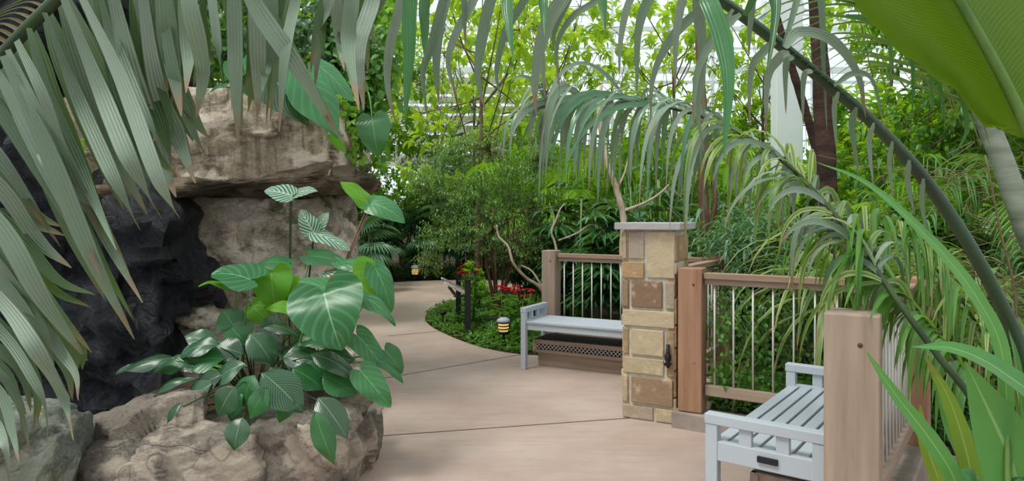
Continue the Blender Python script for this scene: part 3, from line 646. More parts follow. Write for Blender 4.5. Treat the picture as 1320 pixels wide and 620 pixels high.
def k_bigleaf(name, mat, n, h, r, size=.32, lab='plant'):
    o = empty(name, (0,0,0), 'x', lab); f = MB(); s = MB()
    for k in range(n):
        a = random.random()*6.28; q = r*random.uniform(.3,1); z = h*random.uniform(.35,1); b = np.array([q*math.cos(a), q*math.sin(a), z]); out = np.array([math.cos(a), math.sin(a), -random.uniform(.1,1.2)]); tube(s, catmull([(b[0]*.1,b[1]*.1,-.03), b*np.array([.45,.45,.7]), b], 4), .009, .005, 4)
        sz = size*random.uniform(.6,1.1); blade(f, b, b+nrm(out)*sz, sz*.72, (math.cos(a)*.5, math.sin(a)*.5, 1), heart=.25, rows=8, cols=2)
    return finish(o, [('stalks', s, M['petiole']), ('foliage', f, L[mat])])
def k_fern(name, mat, nf, r, ll=.1):
    o = empty(name, (0,0,0), 'x', 'fern'); f = MB(); s = MB()
    for k in range(nf):
        a = 2*PI*k/nf+random.random(); out = np.array([math.cos(a), math.sin(a), random.uniform(.5,1.4)]); pts = grav((0,0,-.02), out, r*random.uniform(.8,1.2), 1.2, 10); tube(s, pts, .004, .002, 3); T = nrm(np.gradient(pts, axis=0)); n = 20; idx = np.linspace(2, 10, n).astype(int)
        jt = np.linspace(0,1,n)[:,None]; pp = pts[2]+0*jt; ii = np.linspace(2, 9.99, n); i0 = ii.astype(int); fr = (ii-i0)[:,None]; pp = pts[i0]*(1-fr)+pts[i0+1]*fr; S = nrm(np.cross(T[i0], [0,0,1.]))
        for g_ in (-1,1): scatter(f, T_FINE, pp, S*g_+T[i0]*.3, ll*(1.05-np.linspace(0,1,n)), ll*.3)
    return finish(o, [('stems', s, M['petiole']), ('fronds', f, L[mat])])
def k_grass(name, mat, n, length, width, g=1.1, lab='plant', stem=0, lift=1.2):
    o = empty(name, (0,0,0), 'x', lab); f = MB(); s = MB()
    if stem: tube(s, [(0,0,-.03),(.02,0,stem)], .035, .03, 8, .06)
    for k in range(n):
        a = random.random()*6.28; out = np.array([math.cos(a), math.sin(a), random.uniform(.1, lift*1.6)]); z = stem*random.uniform(.8,1)-.02; strap(f, grav((0,0,z), out, length*random.uniform(.7,1.1), g, 8), width, (0,0,1), 'strap', .25, cols=1)
    return finish(o, [('stem', s, M['bark']), ('foliage', f, L[mat])])
def k_tree(name, mat, h, r, K, m, ll, lw, trunk=.05, bark='bark', T=T_OVAL, lobes=14, crown0=.3, lean=(0,0)):
    o = empty(name, (0,0,0), 'x', 'tree'); f = MB(); s = MB(); top = np.array([lean[0], lean[1], h*.75]); tr = catmull([(0,0,-.03), (lean[0]*.2+.04, lean[1]*.2, h*.25), (lean[0]*.6-.05, lean[1]*.6, h*.5), top], 8); tube(s, tr, trunk, trunk*.5, 8, .06)
    for q in range(lobes):
        a = q*2.4; c = np.array([lean[0]+math.cos(a)*r*random.uniform(.2,.75), lean[1]+math.sin(a)*r*random.uniform(.2,.75), h*random.uniform(crown0, 1)]); rr = r*random.uniform(.35,.5)
        st_ = tr[int(len(tr)*random.uniform(.35,.95))]; tube(s, catmull([st_, (st_+c)/2+rng.normal(0,.08,3), c], 5), trunk*.35, trunk*.12, 5)
        t, d = ell(K//lobes, c, (rr,rr,rr*.8)); sprigs(f, t, d+np.array([0,0,.3]), m, .2, ll, lw, T)
        for k in range(6): e = c+rng.normal(0, rr*.5, 3); tube(s, [c, (c+e)/2+rng.normal(0,.03,3), e], trunk*.12, .003, 4)
    return finish(o, [('trunk', s, M[bark]), ('foliage', f, L[mat])])

def build_proto(k):
    if k == 'areca': return k_areca('areca_palm', 'bright', 14, 2.2, 1.5)
    if k == 'arecad': return k_areca('feather_palm', 'mid', 12, 2.0, 1.5, .42, .03)
    if k == 'rhapis': return k_rhapis('lady_palm', 'fanleaf', 12, 1.75, .6, 8, .38, .062)
    if k == 'rhapisb': return k_rhapis('lady_palm', 'blue', 12, 2.6, .6, 7, .34, .05)
    if k == 'broad': return k_shrub('broadleaf_shrub', 'mid', 170, 8, .8, 1.9, .13, .06)
    if k == 'lime': return k_shrub('lime_shrub', 'bright', 170, 8, .85, 2.1, .15, .075)
    if k == 'dark': return k_shrub('evergreen_shrub', 'dark', 190, 9, .8, 1.7, .12, .045)
    if k == 'narrow': return k_shrub('willow_leaved_shrub', 'blue', 200, 11, .6, 1.5, .13, .022, T_LANCE)
    if k == 'fan': return k_fanpalm('fan_palm', 'blue', 16, 1.6, .62)
    if k == 'cane': return k_cane('ginger_plant', 'mid', 26, 2.0, .6)
    if k == 'caned': return k_cane('cane_plant', 'blue', 26, 1.5, .55, .24, .045)
    if k == 'big': return k_bigleaf('philodendron', 'mid', 26, 1.3, .6)
    if k == 'bigb': return k_bigleaf('philodendron', 'blue', 24, 1.2, .6, .3)
    if k == 'fern': return k_fern('fern', 'mid', 18, .55)
    if k == 'fernd': return k_fern('fern', 'bright', 18, .5)
    if k == 'limetree': return k_tree('broadleaf_tree', 'lime', 7.2, 2.2, 620, 9, .22, .12, .07)
    if k == 'open': return k_tree('open_tree', 'lime', 7.0, 2.6, 190, 7, .26, .12, .06, lobes=16, crown0=.4)
    if k == 'midtree': return k_tree('broadleaf_tree', 'bright', 6.4, 2.1, 640, 9, .19, .095, .06, 'bark')
    if k == 'darktree': return k_tree('evergreen_tree', 'mid', 5.6, 1.9, 600, 9, .17, .07, .06)
    if k == 'lacy': return k_tree('lacy_tree', 'fine', 6.5, 1.9, 700, 11, .11, .035, .05, 'bark', T_FINE)
    if k == 'tuft': return k_grass('strap_leaved_plant', 'strap', 34, .7, .035)
    if k == 'pand': return k_grass('variegated_screw_pine', 'varieg', 120, .95, .032, 1.1, 'plant', .8)
def put(k, px, d, s=1, label='', cat=None, rz=None, z=0, group=None, sz=None):
    if k not in PROTO: PROTO[k] = o = build_proto(k)
    else: o = copy_tree(PROTO[k])
    o.location = ((px-CX)*d/F, d, z); o.scale = (s, s, sz or s); o.rotation_euler = (0, 0, random.random()*6.28 if rz is None else rz); o['label'] = label
    if cat: o['category'] = cat
    if group: o['group'] = group
    return o
exec_table = [
 # far row against the glass
 ('midtree', 470, 17, 1.0, 'bright green tree far back above the fan palms, left of the pale glazing'),
 ('lacy', 560, 18, .8, 'lacy leaved tree right against the far glazing, over the bend of the path'),
 ('lime', 640, 17, 1.3, 'tall lime green bush in the gap above the fine leaved garden tree'),
 ('areca', 700, 16.5, 1.2, 'yellow green feather palm far behind the reddish garden tree'),
 ('areca', 770, 18, 1.3, 'yellow green feather palm rising far behind the stone pillar'),
 ('midtree', 850, 18.5, .62, 'bright tree far behind the pillar, low crown in front of the white bars'),
 ('lime', 930, 15, 1.5, 'lime green bush just left of the white column'),
 ('midtree', 960, 16.5, .6, 'light leafed tree left of the foot of the white column'),
 ('limetree', 1150, 15, .9, 'lime green tree with large leaves, right of the white column'),
 ('limetree', 1230, 16, 1.0, 'lime green tree showing below the big banana leaf'),
 ('midtree', 1280, 13, 1.1, 'bright tree behind the grey slanting trunk'),
 ('darktree', 1370, 11, 1.2, 'mid green tree at the far edge behind the banana leaf'),
 ('midtree', 330, 15, 1.1, 'bright tree above the tan boulder, behind the hanging fronds'),
 ('darktree', 200, 13, 1.2, 'green tree behind the black rock, seen between the fronds'),
 ('darktree', 60, 12, 1.2, 'green tree behind the black rock in the top corner'),
 ('darktree', 335, 9.5, .8, 'green tree behind the vines at the right end of the boulder'),
 ('darktree', 1260, 9.5, .95, 'mid green tree above the grey slanting trunk'),
 ('areca', 690, 12.6, 1.35, 'big feather palm arching above the garden tree'),
 ('areca', 860, 12.1, 1.4, 'big feather palm arching between the pillar and the white column'),
 ('rhapisb', 600, 18.5, 1.9, 'giant lady palm in front of the far glazing'),
 ('rhapisb', 740, 17.0, 1.7, 'giant lady palm behind the feather palms'),
 ('rhapisb', 585, 16.3, 1.45, 'tall lady palm left of the reddish tree tops, its fans against the louvres'),
 ('rhapisb', 655, 16.1, 1.4, 'tall lady palm above the middle of the garden tree'),
 ('cane', 720, 16.0, 2.0, 'tall ginger left of the arching frond tip'),
 ('areca', 800, 15.6, 1.65, 'big feather palm straight above the pillar'),
 ('cane', 840, 12.3, 1.7, 'tall ginger behind the arching frond'),
 ('lime', 890, 15.0, 1.6, 'tall lime bush behind the reddish trunk'),
 ('areca', 920, 14.2, 1.5, 'big feather palm left of the white column'),
 ('lime', 725, 17.6, 1.9, 'very tall lime bush between the giant lady palms'),
 ('open', 700, 16.6, 1.0, 'open crowned tree with sparse lime leaves behind the hanging leaflets'),
 ('open', 870, 17.2, 1.05, 'open crowned tree with sparse lime leaves against the white bars'),
 ('open', 985, 16.0, .9, 'open crowned tree with sparse leaves touching the white column'),
 ('open', 610, 19.4, 1.0, 'open crowned tree with sparse leaves against the louvres'),
 ('lime', 1090, 12.4, 1.7, 'tall lime bush right of the white column'),
 # middle row
 ('fan', 500, 15.9, 1.0, 'fan palm with blue green fans at the far end of the path'),
 ('fan', 432, 13.6, 1.0, 'fan palm with broad fans beside the pale rock wall'),
 ('fan', 535, 16.6, .9, 'low fan palm behind the small far lantern'),
 ('dark', 600, 16.6, 1.1, 'dark evergreen bush at the far edge of the path, behind the fine leaved tree'),
 ('broad', 620, 16.6, 1.2, 'green bush at the far bend of the path'),
 ('rhapisb', 610, 15.9, 1.1, 'tall lady palm with drooping fingers in front of the far glazing'),
 ('rhapisb', 690, 16.2, 1.1, 'tall lady palm left of the feather palms'),
 ('lime', 395, 12.5, 1.1, 'bright bush tucked right behind the pale rock outcrop'),
 ('areca', 735, 12, 1.0, 'feather palm whose yellow green fronds rise behind the bare branches'),
 ('dark', 700, 11.8, 1.1, 'dark bush behind the reddish garden tree'),
 ('rhapis', 720, 9.3, 1.05, 'dark lady palm directly behind the left railing post'),
 ('rhapis', 765, 8.6, 1.0, 'dark lady palm behind the steel bars of the far railing'),
 ('rhapis', 820, 8.3, 1.1, 'dark lady palm with fans showing just above the pillar cap'),
 ('rhapis', 872, 8.8, 1.1, 'dark lady palm between the pillar and the reddish trunk'),
 ('rhapisb', 790, 11, .9, 'taller blue green lady palm behind the pale bare trunk'),
 ('big', 745, 10.2, 1.2, 'large leaved philodendron behind the bare twisted branches'),
 ('bigb', 850, 10.5, 1.4, 'pale leaved philodendron in the gap left of the reddish trunk'),
 ('cane', 900, 12, 1.2, 'leafy ginger behind the reddish trunk'),
 ('lime', 985, 11.2, 1.1, 'bright bush low in front of the white column'),
 ('broad', 1060, 11, 1.2, 'green bush behind the dark palm trunk'),
 ('lime', 1140, 10.5, 1.25, 'bright bush in the triangle between the thick frond stalk and the banana leaf'),
 ('caned', 930, 7.4, 1.15, 'blue green cane plant behind the post beside the pillar'),
 ('caned', 975, 8.2, 1.3, 'blue green cane plant over the middle of the near railing'),
 ('narrow', 945, 6.2, .95, 'narrow leaved shrub behind the left bars of the near railing'),
 ('narrow', 1000, 6.4, 1.0, 'narrow leaved shrub behind the middle bars of the near railing'),
 ('narrow', 1050, 6.1, .95, 'narrow leaved shrub beside the foot of the dark trunk'),
 ('broad', 1120, 7.2, 1.0, 'green bush beyond the dark trunk, behind the arching frond'),
 ('cane', 1180, 8, 1.1, 'leafy ginger in front of the lime tree'),
 ('areca', 1250, 8.5, 1.0, 'feather palm left of the grey slanting trunk'),
 ('arecad', 1330, 6.6, 1.0, 'feather palm at the edge beside the grey slanting trunk'),
 ('dark', 1230, 6.5, .9, 'dark bush low behind the receding railing'),
 ('narrow', 1310, 5.6, .9, 'narrow leaved shrub at the foot of the grey slanting trunk'),
 ('broad', 1210, 5.5, .7, 'low green bush behind the half hidden post'),
 ('pand', 1085, 4.85, 1.25, 'screw pine with cream edged leaves spilling over the near railing'),
 ('pand', 1180, 5.9, 1.1, 'screw pine with cream edged leaves beyond the receding railing'),
 ('pand', 1262, 4.9, 1.0, 'screw pine with cream edged leaves right of the thick frond stalk'),
 # bed beside the path
 ('tuft', 632, 8.6, .55, 'strap leaved plant at the foot of the reddish garden tree'),
 ('tuft', 660, 8.9, .75, 'strap leaved plant between the garden tree and the far bench'),
 ('tuft', 617, 9.6, .6, 'strap leaved plant behind the two black posts'),
 ('lime', 617, 10.6, .35, 'small yellow green bush between the black posts and the garden tree'),
 ('dark', 680, 9.6, .7, 'dark low bush left of the railing post'),
 ('fern', 655, 8.0, .5, 'small fern beside the glowing lantern'),
 ('fern', 690, 7.8, .8, 'fern between the lantern and the railing post'),
 ('broad', 540, 16, .6, 'low bush beside the small far lantern'),
 # behind the near railing
 ('fernd', 935, 5.5, .7, 'bright fern low behind the post beside the pillar'),
 ('fernd', 985, 5.3, .75, 'bright fern low behind the middle of the near railing'),
 ('fernd', 1035, 5.0, .7, 'bright fern behind the far arm of the closest bench'),
 ('fern', 960, 5.9, .9, 'mid green fern second row behind the near railing'),
 ('fern', 1090, 5.2, .8, 'mid green fern under the screw pine'),
]
for px, wh in ((430, 'behind the end of the tan boulder'), (475, 'behind the vine trail'), (520, 'behind the fan palms'), (560, 'behind the far bend of the path'), (605, 'behind the top of the garden tree')): exec_table.append(('broad', px, 19.6, 1.5, 'hedge bush along the foot of the far glazing, ' + wh))
exec_table.append(('open', 618, 12.0, .85, 'open crowned tree with big lime leaves hanging over the garden tree'))
for row in exec_table: put(*row[:4], label=row[4], group='hedge bushes along the far glazing' if 'hedge' in row[4] else None)

# the fine leaved garden tree in the bed
gt = gp(642, 424); o = empty('garden_tree', tuple(gt), 'fine leaved small tree with reddish branching stems in the garden bed', 'tree'); f = MB(); s = MB()
for q in range(7):
    a = q*.9; b0 = np.array([.03*math.cos(a), .03*math.sin(a), -.03]); e = np.array([math.cos(a)*random.uniform(.2,.55), math.sin(a)*random.uniform(.2,.5), random.uniform(1.1,1.7)]); tube(s, catmull([b0, b0+e*np.array([.15,.15,.3]), b0+e*np.array([.6,.6,.65]), e], 6), .024, .009, 6, .08)
    for k in range(5): e2 = e+rng.normal(0, .3, 3); st_ = b0+(e-b0)*random.uniform(.5,1); tube(s, catmull([st_, (st_+e2)/2+rng.normal(0,.05,3), e2], 4), .007, .003, 4)
tube(s, [(0,0,-.03),(0,0,.35)], .045, .04, 8)
for c, r_, K in (((-.95,.1,1.9),(.35,.4,.35),110), ((-.6,.2,2.3),(.4,.4,.3),110), ((.55,0,2.2),(.35,.4,.3),90), ((-.2,0,1.7),(.6,.4,.35),150), ((-.45,.1,1.75),(.5,.45,.4),150), ((.2,0,1.95),(.5,.45,.38),150), ((-.7,-.1,1.25),(.42,.4,.35),120), ((-.1,-.2,1.3),(.55,.35,.4),150), ((.3,-.15,1.0),(.35,.35,.3),90), ((-.85,0,.85),(.28,.3,.2),70), ((-.1,0,2.35),(.45,.4,.3),90), ((.45,.1,1.5),(.3,.35,.4),80)):
    t, d = ell(K, c, r_, .3); sprigs(f, t, d*np.array([1,1,.5])+[0,0,.1], 12, .2, .05, .02, T_FINE, .9, 0, s if K < 95 else None, .2)
finish(o, [('trunk', s, M['redbark']), ('foliage', f, L['fine'])])

# bare trunks and branches
def trunk(name, pts, r0, r1, mat, label, branches=(), cat='tree', jit=.06):
    pts = [np.array(q) for q in pts]; o = empty(name, tuple(pts[0]), label, cat); b0 = pts[0]; m = MB(); tube(m, catmull([q-b0 for q in pts], 8), r0, r1, 9, jit); m.build('trunk', M[mat], o)
    for bp, ra, rb in branches:
        m = MB(); tube(m, catmull([np.array(q)-b0 for q in bp], 7), ra, rb, 6, .04); m.build('branch', M[mat], o)
    return o
def G(px, d): q = P(px, HY, d); q[2] = -.03; return q
trunk('bare_tree', [G(812,7.3), P(803,340,7.3), P(804,285,7.3), P(795,245,7.3), P(782,205,7.3), P(772,150,7.4), P(775,110,7.5)], .045, .018, 'palebark', 'thin pale bare trunk rising just behind the pillar cap', [([P(804,272,7.3),P(830,262,7.2),P(850,250,7.1),P(862,238,7.1)], .02, .008), ([P(795,245,7.3),P(806,220,7.3),P(812,190,7.3)], .012, .006)])
trunk('red_trunk_tree', [G(912,7.6), P(910,300,7.6), P(906,240,7.6), P(908,170,7.6), P(903,90,7.7), P(900,10,7.8)], .065, .04, 'redbark', 'reddish upright trunk behind the corner of the pillar', [([P(912,300,7.6),P(922,265,7.55),P(918,215,7.5)], .035, .02)])
trunk('dark_palm_trunk', [G(1070,6.0), P(1068,380,6.0), P(1066,250,6.0), P(1060,120,6.1), P(1052,0,6.2), P(1050,-60,6.2)], .12, .05, 'darktrunk', 'dark rough palm trunk behind the near railing')
trunk('leaning_stem', [G(1085,6.6), P(1078,300,6.6), P(1052,190,6.6), P(1028,110,6.6), P(1008,45,6.6), P(990,-20,6.6)], .05, .03, 'darktrunk', 'dark slanting stem crossing left of the dark palm trunk')
trunk('grey_palm_trunk', [G(1430,3.7), P(1372,420,3.6), P(1325,300,3.5), P(1293,210,3.5), P(1268,145,3.5), P(1250,80,3.5), P(1225,-30,3.5)], .06, .045, 'ringtrunk', 'smooth pale grey slanting trunk under the banana leaf', jit=.01)
trunk('twisted_branch', [G(705,8.2), P(700,378,8.2), P(678,358,8.1), P(662,340,8.0), P(655,318,8.0), P(643,305,8.0), P(640,290,8.0)], .022, .009, 'palebark', 'pale twisted bare stem curving left from the railing post', [([P(700,372,8.2),P(686,350,8.2),P(672,342,8.2)], .015, .008)], 'branch')
trunk('twisted_branch', [G(722,8.0), P(718,330,8.0), P(711,300,8.0), P(716,285,8.0), P(722,270,8.0), P(728,262,8)], .016, .006, 'palebark', 'thin pale bare stem forking above the left railing post', [([P(711,302,8.0),P(714,280,8.0),P(708,262,8.0)], .01, .005), ([P(720,310,8),P(745,300,8),P(760,290,8),P(775,293,8)], .012, .006)], 'branch')

# red flowers in the bed
def redflower(px, py, d, n, label, r=.07):
    c = P(px, py, d); o = empty('red_bromeliad', (c[0], c[1], 0), label, 'flower'); s = MB(); f = MB(); g_ = MB()
    for k in range(n):
        q = np.array([random.uniform(-.16,.16), random.uniform(-.1,.1), c[2]+random.uniform(-.05,.06)]); tube(s, [(q[0]*.3,q[1]*.3,-.02), q*np.array([.7,.7,.6]), q], .006, .004, 4)
        m = 9; th = np.arange(m)*.7+k; dd = np.stack([np.cos(th), np.sin(th), rng.uniform(-.1,.8,m)], 1); scatter(f, T_OVAL, np.tile(q,(m,1)), dd, r*rng.uniform(.8,1.2,m), r*.45)
    m = 60; th = rng.random(m)*6.28; rr = rng.random(m)*.12; pp = np.stack([rr*np.cos(th), rr*np.sin(th), rng.uniform(.05, c[2]-.05, m)], 1); scatter(g_, T_OVAL, pp, np.stack([np.cos(th), np.sin(th), rng.uniform(-.1,.8,m)], 1), .13, .05)
    return finish(o, [('stems', s, M['petiole']), ('blossom', f, L['red']), ('foliage', g_, L['mid'])])
redflower(607, 350, 9.2, 8, 'red flowers above the two black sign posts'); redflower(652, 373, 8.3, 8, 'red flowers right of the garden tree stems, nearest the lantern'); redflower(668, 380, 8.0, 5, 'red flowers closest to the railing post', .055)

# ground cover
def cover(name, pts, mat, label, n, ll=.06, h=.1, kind='stuff'):
    pts = np.array(pts); m = MB(); lo, hi = pts.min(0), pts.max(0); out = []
    while len(out) < n:
        p_ = lo+rng.random(2)*(hi-lo); ins = False; jj = len(pts)-1
        for i in range(len(pts)):
            if (pts[i][1] > p_[1]) != (pts[jj][1] > p_[1]) and p_[0] < (pts[jj][0]-pts[i][0])*(p_[1]-pts[i][1])/(pts[jj][1]-pts[i][1])+pts[i][0]: ins = not ins
            jj = i
        if ins: out.append(p_)
    out = np.array(out); hz = np.array([noise.noise((a*2.5, b*2.5, 3)) for a, b in out])*.5+.6
    pos = np.column_stack([out, -.02+rng.random(n)*h*hz]); d = rng.normal(0, 1, (n,3)); d[:,2] = np.abs(d[:,2])*.5+.15
    scatter(m, T_OVAL, pos, d, ll*rng.uniform(.6,1.3,n), ll*.55*rng.uniform(.7,1.2,n)); return tag(m.build(name, L[mat]), label, 'ground cover', None, 'stuff')
bed = [(-1.27,10.3),(-1.18,9.4),(-.86,8.5),(-.36,7.6),(.08,7.2),(.4,7.2),(1.3,7.0),(1.2,9.5),(.5,12.5),(-.75,12.3),(-1.15,11.2)]
cover('creeping_ground_cover', bed, 'mid', 'leafy ground cover filling the island bed', 9500, .065, .13)
cover('ivy_ground_cover', [(1.5,5.1),(2.5,4.35),(4.6,4.4),(4.6,7.2),(1.9,6.5)], 'mid', 'low ivy and weeds behind the near railing', 7000, .055, .28)
cover('far_ground_cover', [(-3.4,15),(-2,15.6),(0,15.8),(3,15.2),(3,17.5),(-5,17.5)], 'dark', 'dark ground cover along the far edge of the path', 3500, .12, .4)
cover('corner_ground_cover', [(2.6,4.1),(3.4,4.05),(5.5,3.0),(7,8),(3.4,6.5)], 'dark', 'low tangled ground cover right of the receding railing', 5000, .07, .3)

# vines on the rock
def vine(name, c, r_, K, mat, label, ll=.1, strands=10):
    o = empty(name, tuple(c), label, 'vine'); f = MB(); s = MB()
    for q in range(strands):
        x = random.uniform(-1,1)*r_[0]; y = -random.uniform(.2,1)*r_[1]; z = random.uniform(.0,1)*r_[2]; pts = catmull([(x,y+.3,z+.1),(x,y,z),(x+random.uniform(-.1,.1),y-.02,z-r_[2]*.7),(x+random.uniform(-.15,.15),y,z-r_[2]*random.uniform(1.0,1.7))], 7); tube(s, pts, .006, .003, 4)
        m = K//strands; ids = rng.integers(0, len(pts), m); pp = pts[ids]+rng.normal(0,.06,(m,3)); d = rng.normal(0,.5,(m,3))+np.array([0,-.5,-.5]); n_ = rng.normal(0,.3,(m,3))+np.array([0,-.6,.6]); scatter(f, T_OVAL, pp, d, ll*rng.uniform(.6,1.2,m), ll*.65*rng.uniform(.7,1.2,m), n_)
    return finish(o, [('stems', s, M['petiole']), ('foliage', f, L[mat])])
vine('creeping_vine', P(470,120,6.1), (.3,.35,.5), 1500, 'mid', 'leafy vine hanging off the right end of the tan boulder', .09, 22)
vine('creeping_vine', P(478,60,6.5), (.35,.4,.5), 1000, 'bright', 'yellow green vine above the boulder, behind the grey leaflets', .1, 16)
vine('creeping_vine', P(440,175,5.85), (.16,.25,.34), 600, 'bright', 'thin trail of round leaves hanging by the corner of the boulder', .07, 10)
vine('creeping_vine', P(370,60,6.2), (.55,.5,.55), 1200, 'dark', 'dark vine on top of the boulder behind the hanging leaflets', .1, 18)
vine('creeping_vine', P(280,30,6.3), (.6,.5,.5), 900, 'mid', 'green vine high over the black rock between the fronds', .11, 14)
vine('climbing_weed', P(945,440,4.72), (.09,.05,.22), 260, 'mid', 'leafy climber on the post side of the near railing', .045, 8)
vine('climbing_weed', P(1010,440,4.9), (.3,.12,.26), 700, 'mid', 'leafy weeds behind the middle bars of the near railing', .05, 12)
vine('creeping_vine', P(130,160,4.95), (.1,.1,.12), 40, 'bright', 'few small bright leaves rooted in the black rock', .07, 5)

# ------------------------------------------------------------------ broad leaves with stalks placed one by one
def leafplant(name, label, cat, root, leaves, stalk='petiole', r=.006):
    root = np.array(root); o = empty(name, tuple(root), label, cat)
    for (b, t, w_, d, mat, nn, heart, *opt) in leaves:
        dt = d+(opt[0] if opt else 0); B = P(*b, d); Tt = P(*t, dt); f = MB(); blade(f, B-root, Tt-root, w_*d/F, nn, 'ell', random.uniform(.15,.5), heart=heart, rows=18, cols=5, wave=random.uniform(.012,.03)); lf = f.build('leaf', L[mat], o)
        e = B-root; s0 = np.array([e[0]*.12, e[1]*.12, 0]); s = MB(); tube(s, catmull([s0, s0*.6+e*np.array([.45,.45,.55])+[0,0,.05], e+np.array([0,0,-.015])], 6), r, r*.6, 6); s.build('leaf_stalk', M[stalk], lf)
    return o
UP = (0,-.45,.9); FR = (0,-.85,.5); SD = (.5,-.75,.4); LF = (-.5,-.7,.5)
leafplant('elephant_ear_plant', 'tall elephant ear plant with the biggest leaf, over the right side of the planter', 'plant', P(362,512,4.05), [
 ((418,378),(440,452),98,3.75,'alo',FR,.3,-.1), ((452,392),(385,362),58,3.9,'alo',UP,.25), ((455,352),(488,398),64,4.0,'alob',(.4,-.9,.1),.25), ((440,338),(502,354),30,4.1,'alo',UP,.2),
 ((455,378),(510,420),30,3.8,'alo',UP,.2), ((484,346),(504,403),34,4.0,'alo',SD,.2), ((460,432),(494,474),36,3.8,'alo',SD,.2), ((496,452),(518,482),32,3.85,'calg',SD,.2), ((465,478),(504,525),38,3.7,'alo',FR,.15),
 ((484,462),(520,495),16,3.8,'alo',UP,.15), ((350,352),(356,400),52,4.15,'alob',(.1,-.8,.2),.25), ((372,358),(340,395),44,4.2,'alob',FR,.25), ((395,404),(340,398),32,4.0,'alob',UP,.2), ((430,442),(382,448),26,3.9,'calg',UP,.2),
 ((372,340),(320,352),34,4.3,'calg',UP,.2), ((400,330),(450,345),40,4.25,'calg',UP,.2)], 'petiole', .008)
leafplant('elephant_ear_plant', 'smaller elephant ear plant with a round flat leaf at the left of the planter', 'plant', P(308,510,4.1), [
 ((322,360),(272,354),66,4.0,'alo',(0,-.42,.9),.35), ((304,371),(256,369),34,4.05,'alob',(0,-.12,1),.2), ((325,395),(352,420),30,4.2,'alob',FR,.2), ((285,474),(266,492),24,4.1,'alob',FR,.2)], 'petiole', .007)
leafplant('ribbed_leaf_plant', 'dark glossy plant with ribbed striped leaves filling the rock planter', 'plant', P(330,515,4.0), [
 ((228,462),(149,482),30,3.75,'cal',UP,0), ((284,444),(231,462),32,3.85,'cal',(-.1,-.6,.8),0), ((266,477),(221,479),18,3.8,'cal',UP,0), ((252,488),(197,514),20,3.7,'cal',UP,0), ((274,494),(232,534),44,3.65,'cal',LF,0),
 ((303,498),(282,536),38,3.35,'cal',FR,0), ((236,520),(215,548),20,3.3,'cal',UP,0), ((312,538),(302,581),34,3.22,'cal',FR,0,-.05), ((322,430),(352,472),40,3.85,'cal',SD,0), ((386,434),(329,423),20,3.95,'cal',UP,0), ((338,480),(391,532),54,3.35,'cal',SD,0),
 ((400,456),(460,490),34,3.75,'cal',UP,0), ((396,466),(428,496),24,3.8,'calg',SD,0), ((410,512),(448,566),40,3.35,'cal',SD,0,-.08), ((406,530),(431,599),30,3.2,'calg',FR,0,-.04), ((170,561),(108,571),12,3.45,'cal',UP,0),
 ((300,470),(262,452),26,3.95,'calg',UP,0), ((345,500),(322,540),30,3.3,'calg',FR,0), ((365,470),(402,510),30,3.9,'calg',SD,0), ((352,450),(392,470),26,4.0,'cal',UP,0), ((310,440),(288,470),26,4.1,'calg',LF,0), ((330,520),(352,560),20,3.75,'cal',FR,0), ((270,510),(246,500),24,3.85,'calg',UP,0), ((376,505),(360,545),28,3.35,'calg',FR,0), ((385,420),(420,440),30,4.1,'calg',UP,0)]
 +[((338+math.cos(a_)*r0_*1.25, 462+math.sin(a_)*r0_*.55), (338+math.cos(a_)*(r0_*1.25+50), 470+math.sin(a_)*(r0_*.55+36)), 32+7*(i_ % 3), 3.85-.2*math.sin(a_), ('cal','calg')[i_ % 2], (math.cos(a_)*.4,-.6,.7), 0) for i_, (a_, r0_) in enumerate([(k_*.62, 22+17*(k_ % 4)) for k_ in range(21)])], 'darkstalk', .005)
leafplant('striped_caladium', 'tall white striped leaves on a dark upright stalk before the rock wall', 'plant', P(372,500,4.4), [
 ((376,252),(341,246),40,4.4,'var',(0,-.55,.8),.15), ((374,254),(410,247),30,4.45,'var',(0,-.5,.85),.15)], 'darkstalk', .006)
leafplant('striped_caladium', 'white striped leaves in a cluster of three, lower and right of the tallest striped pair', 'plant', P(388,500,4.5), [
 ((404,300),(387,270),26,4.4,'var',FR,.1), ((404,300),(452,324),30,4.4,'var',UP,.1), ((405,300),(424,274),22,4.45,'var',FR,.1)], 'darkstalk', .006)
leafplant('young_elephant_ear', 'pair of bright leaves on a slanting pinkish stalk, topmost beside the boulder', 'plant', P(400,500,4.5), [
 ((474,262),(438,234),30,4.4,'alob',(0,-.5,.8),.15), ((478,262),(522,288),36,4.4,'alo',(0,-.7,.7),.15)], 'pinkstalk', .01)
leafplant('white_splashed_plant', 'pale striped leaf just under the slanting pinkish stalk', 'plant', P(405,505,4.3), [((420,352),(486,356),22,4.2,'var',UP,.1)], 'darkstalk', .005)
o = empty('anthurium_flower', tuple(P(427,363,3.95)), 'small red flower spike among the elephant ear leaves', 'flower'); s = MB(); lathe(s, (0,0,0), [(.003,-.03),(.012,-.02),(.014,0),(.01,.03),(.003,.04)], 10); s.build('flower_spike', L['red'], o); s = MB(); tube(s, [(0,0,-.02),(-.1,.05,-.45),(-.2,.1,-.9)], .004, .005, 5); s.build('leaf_stalk', M['pinkstalk'], o)
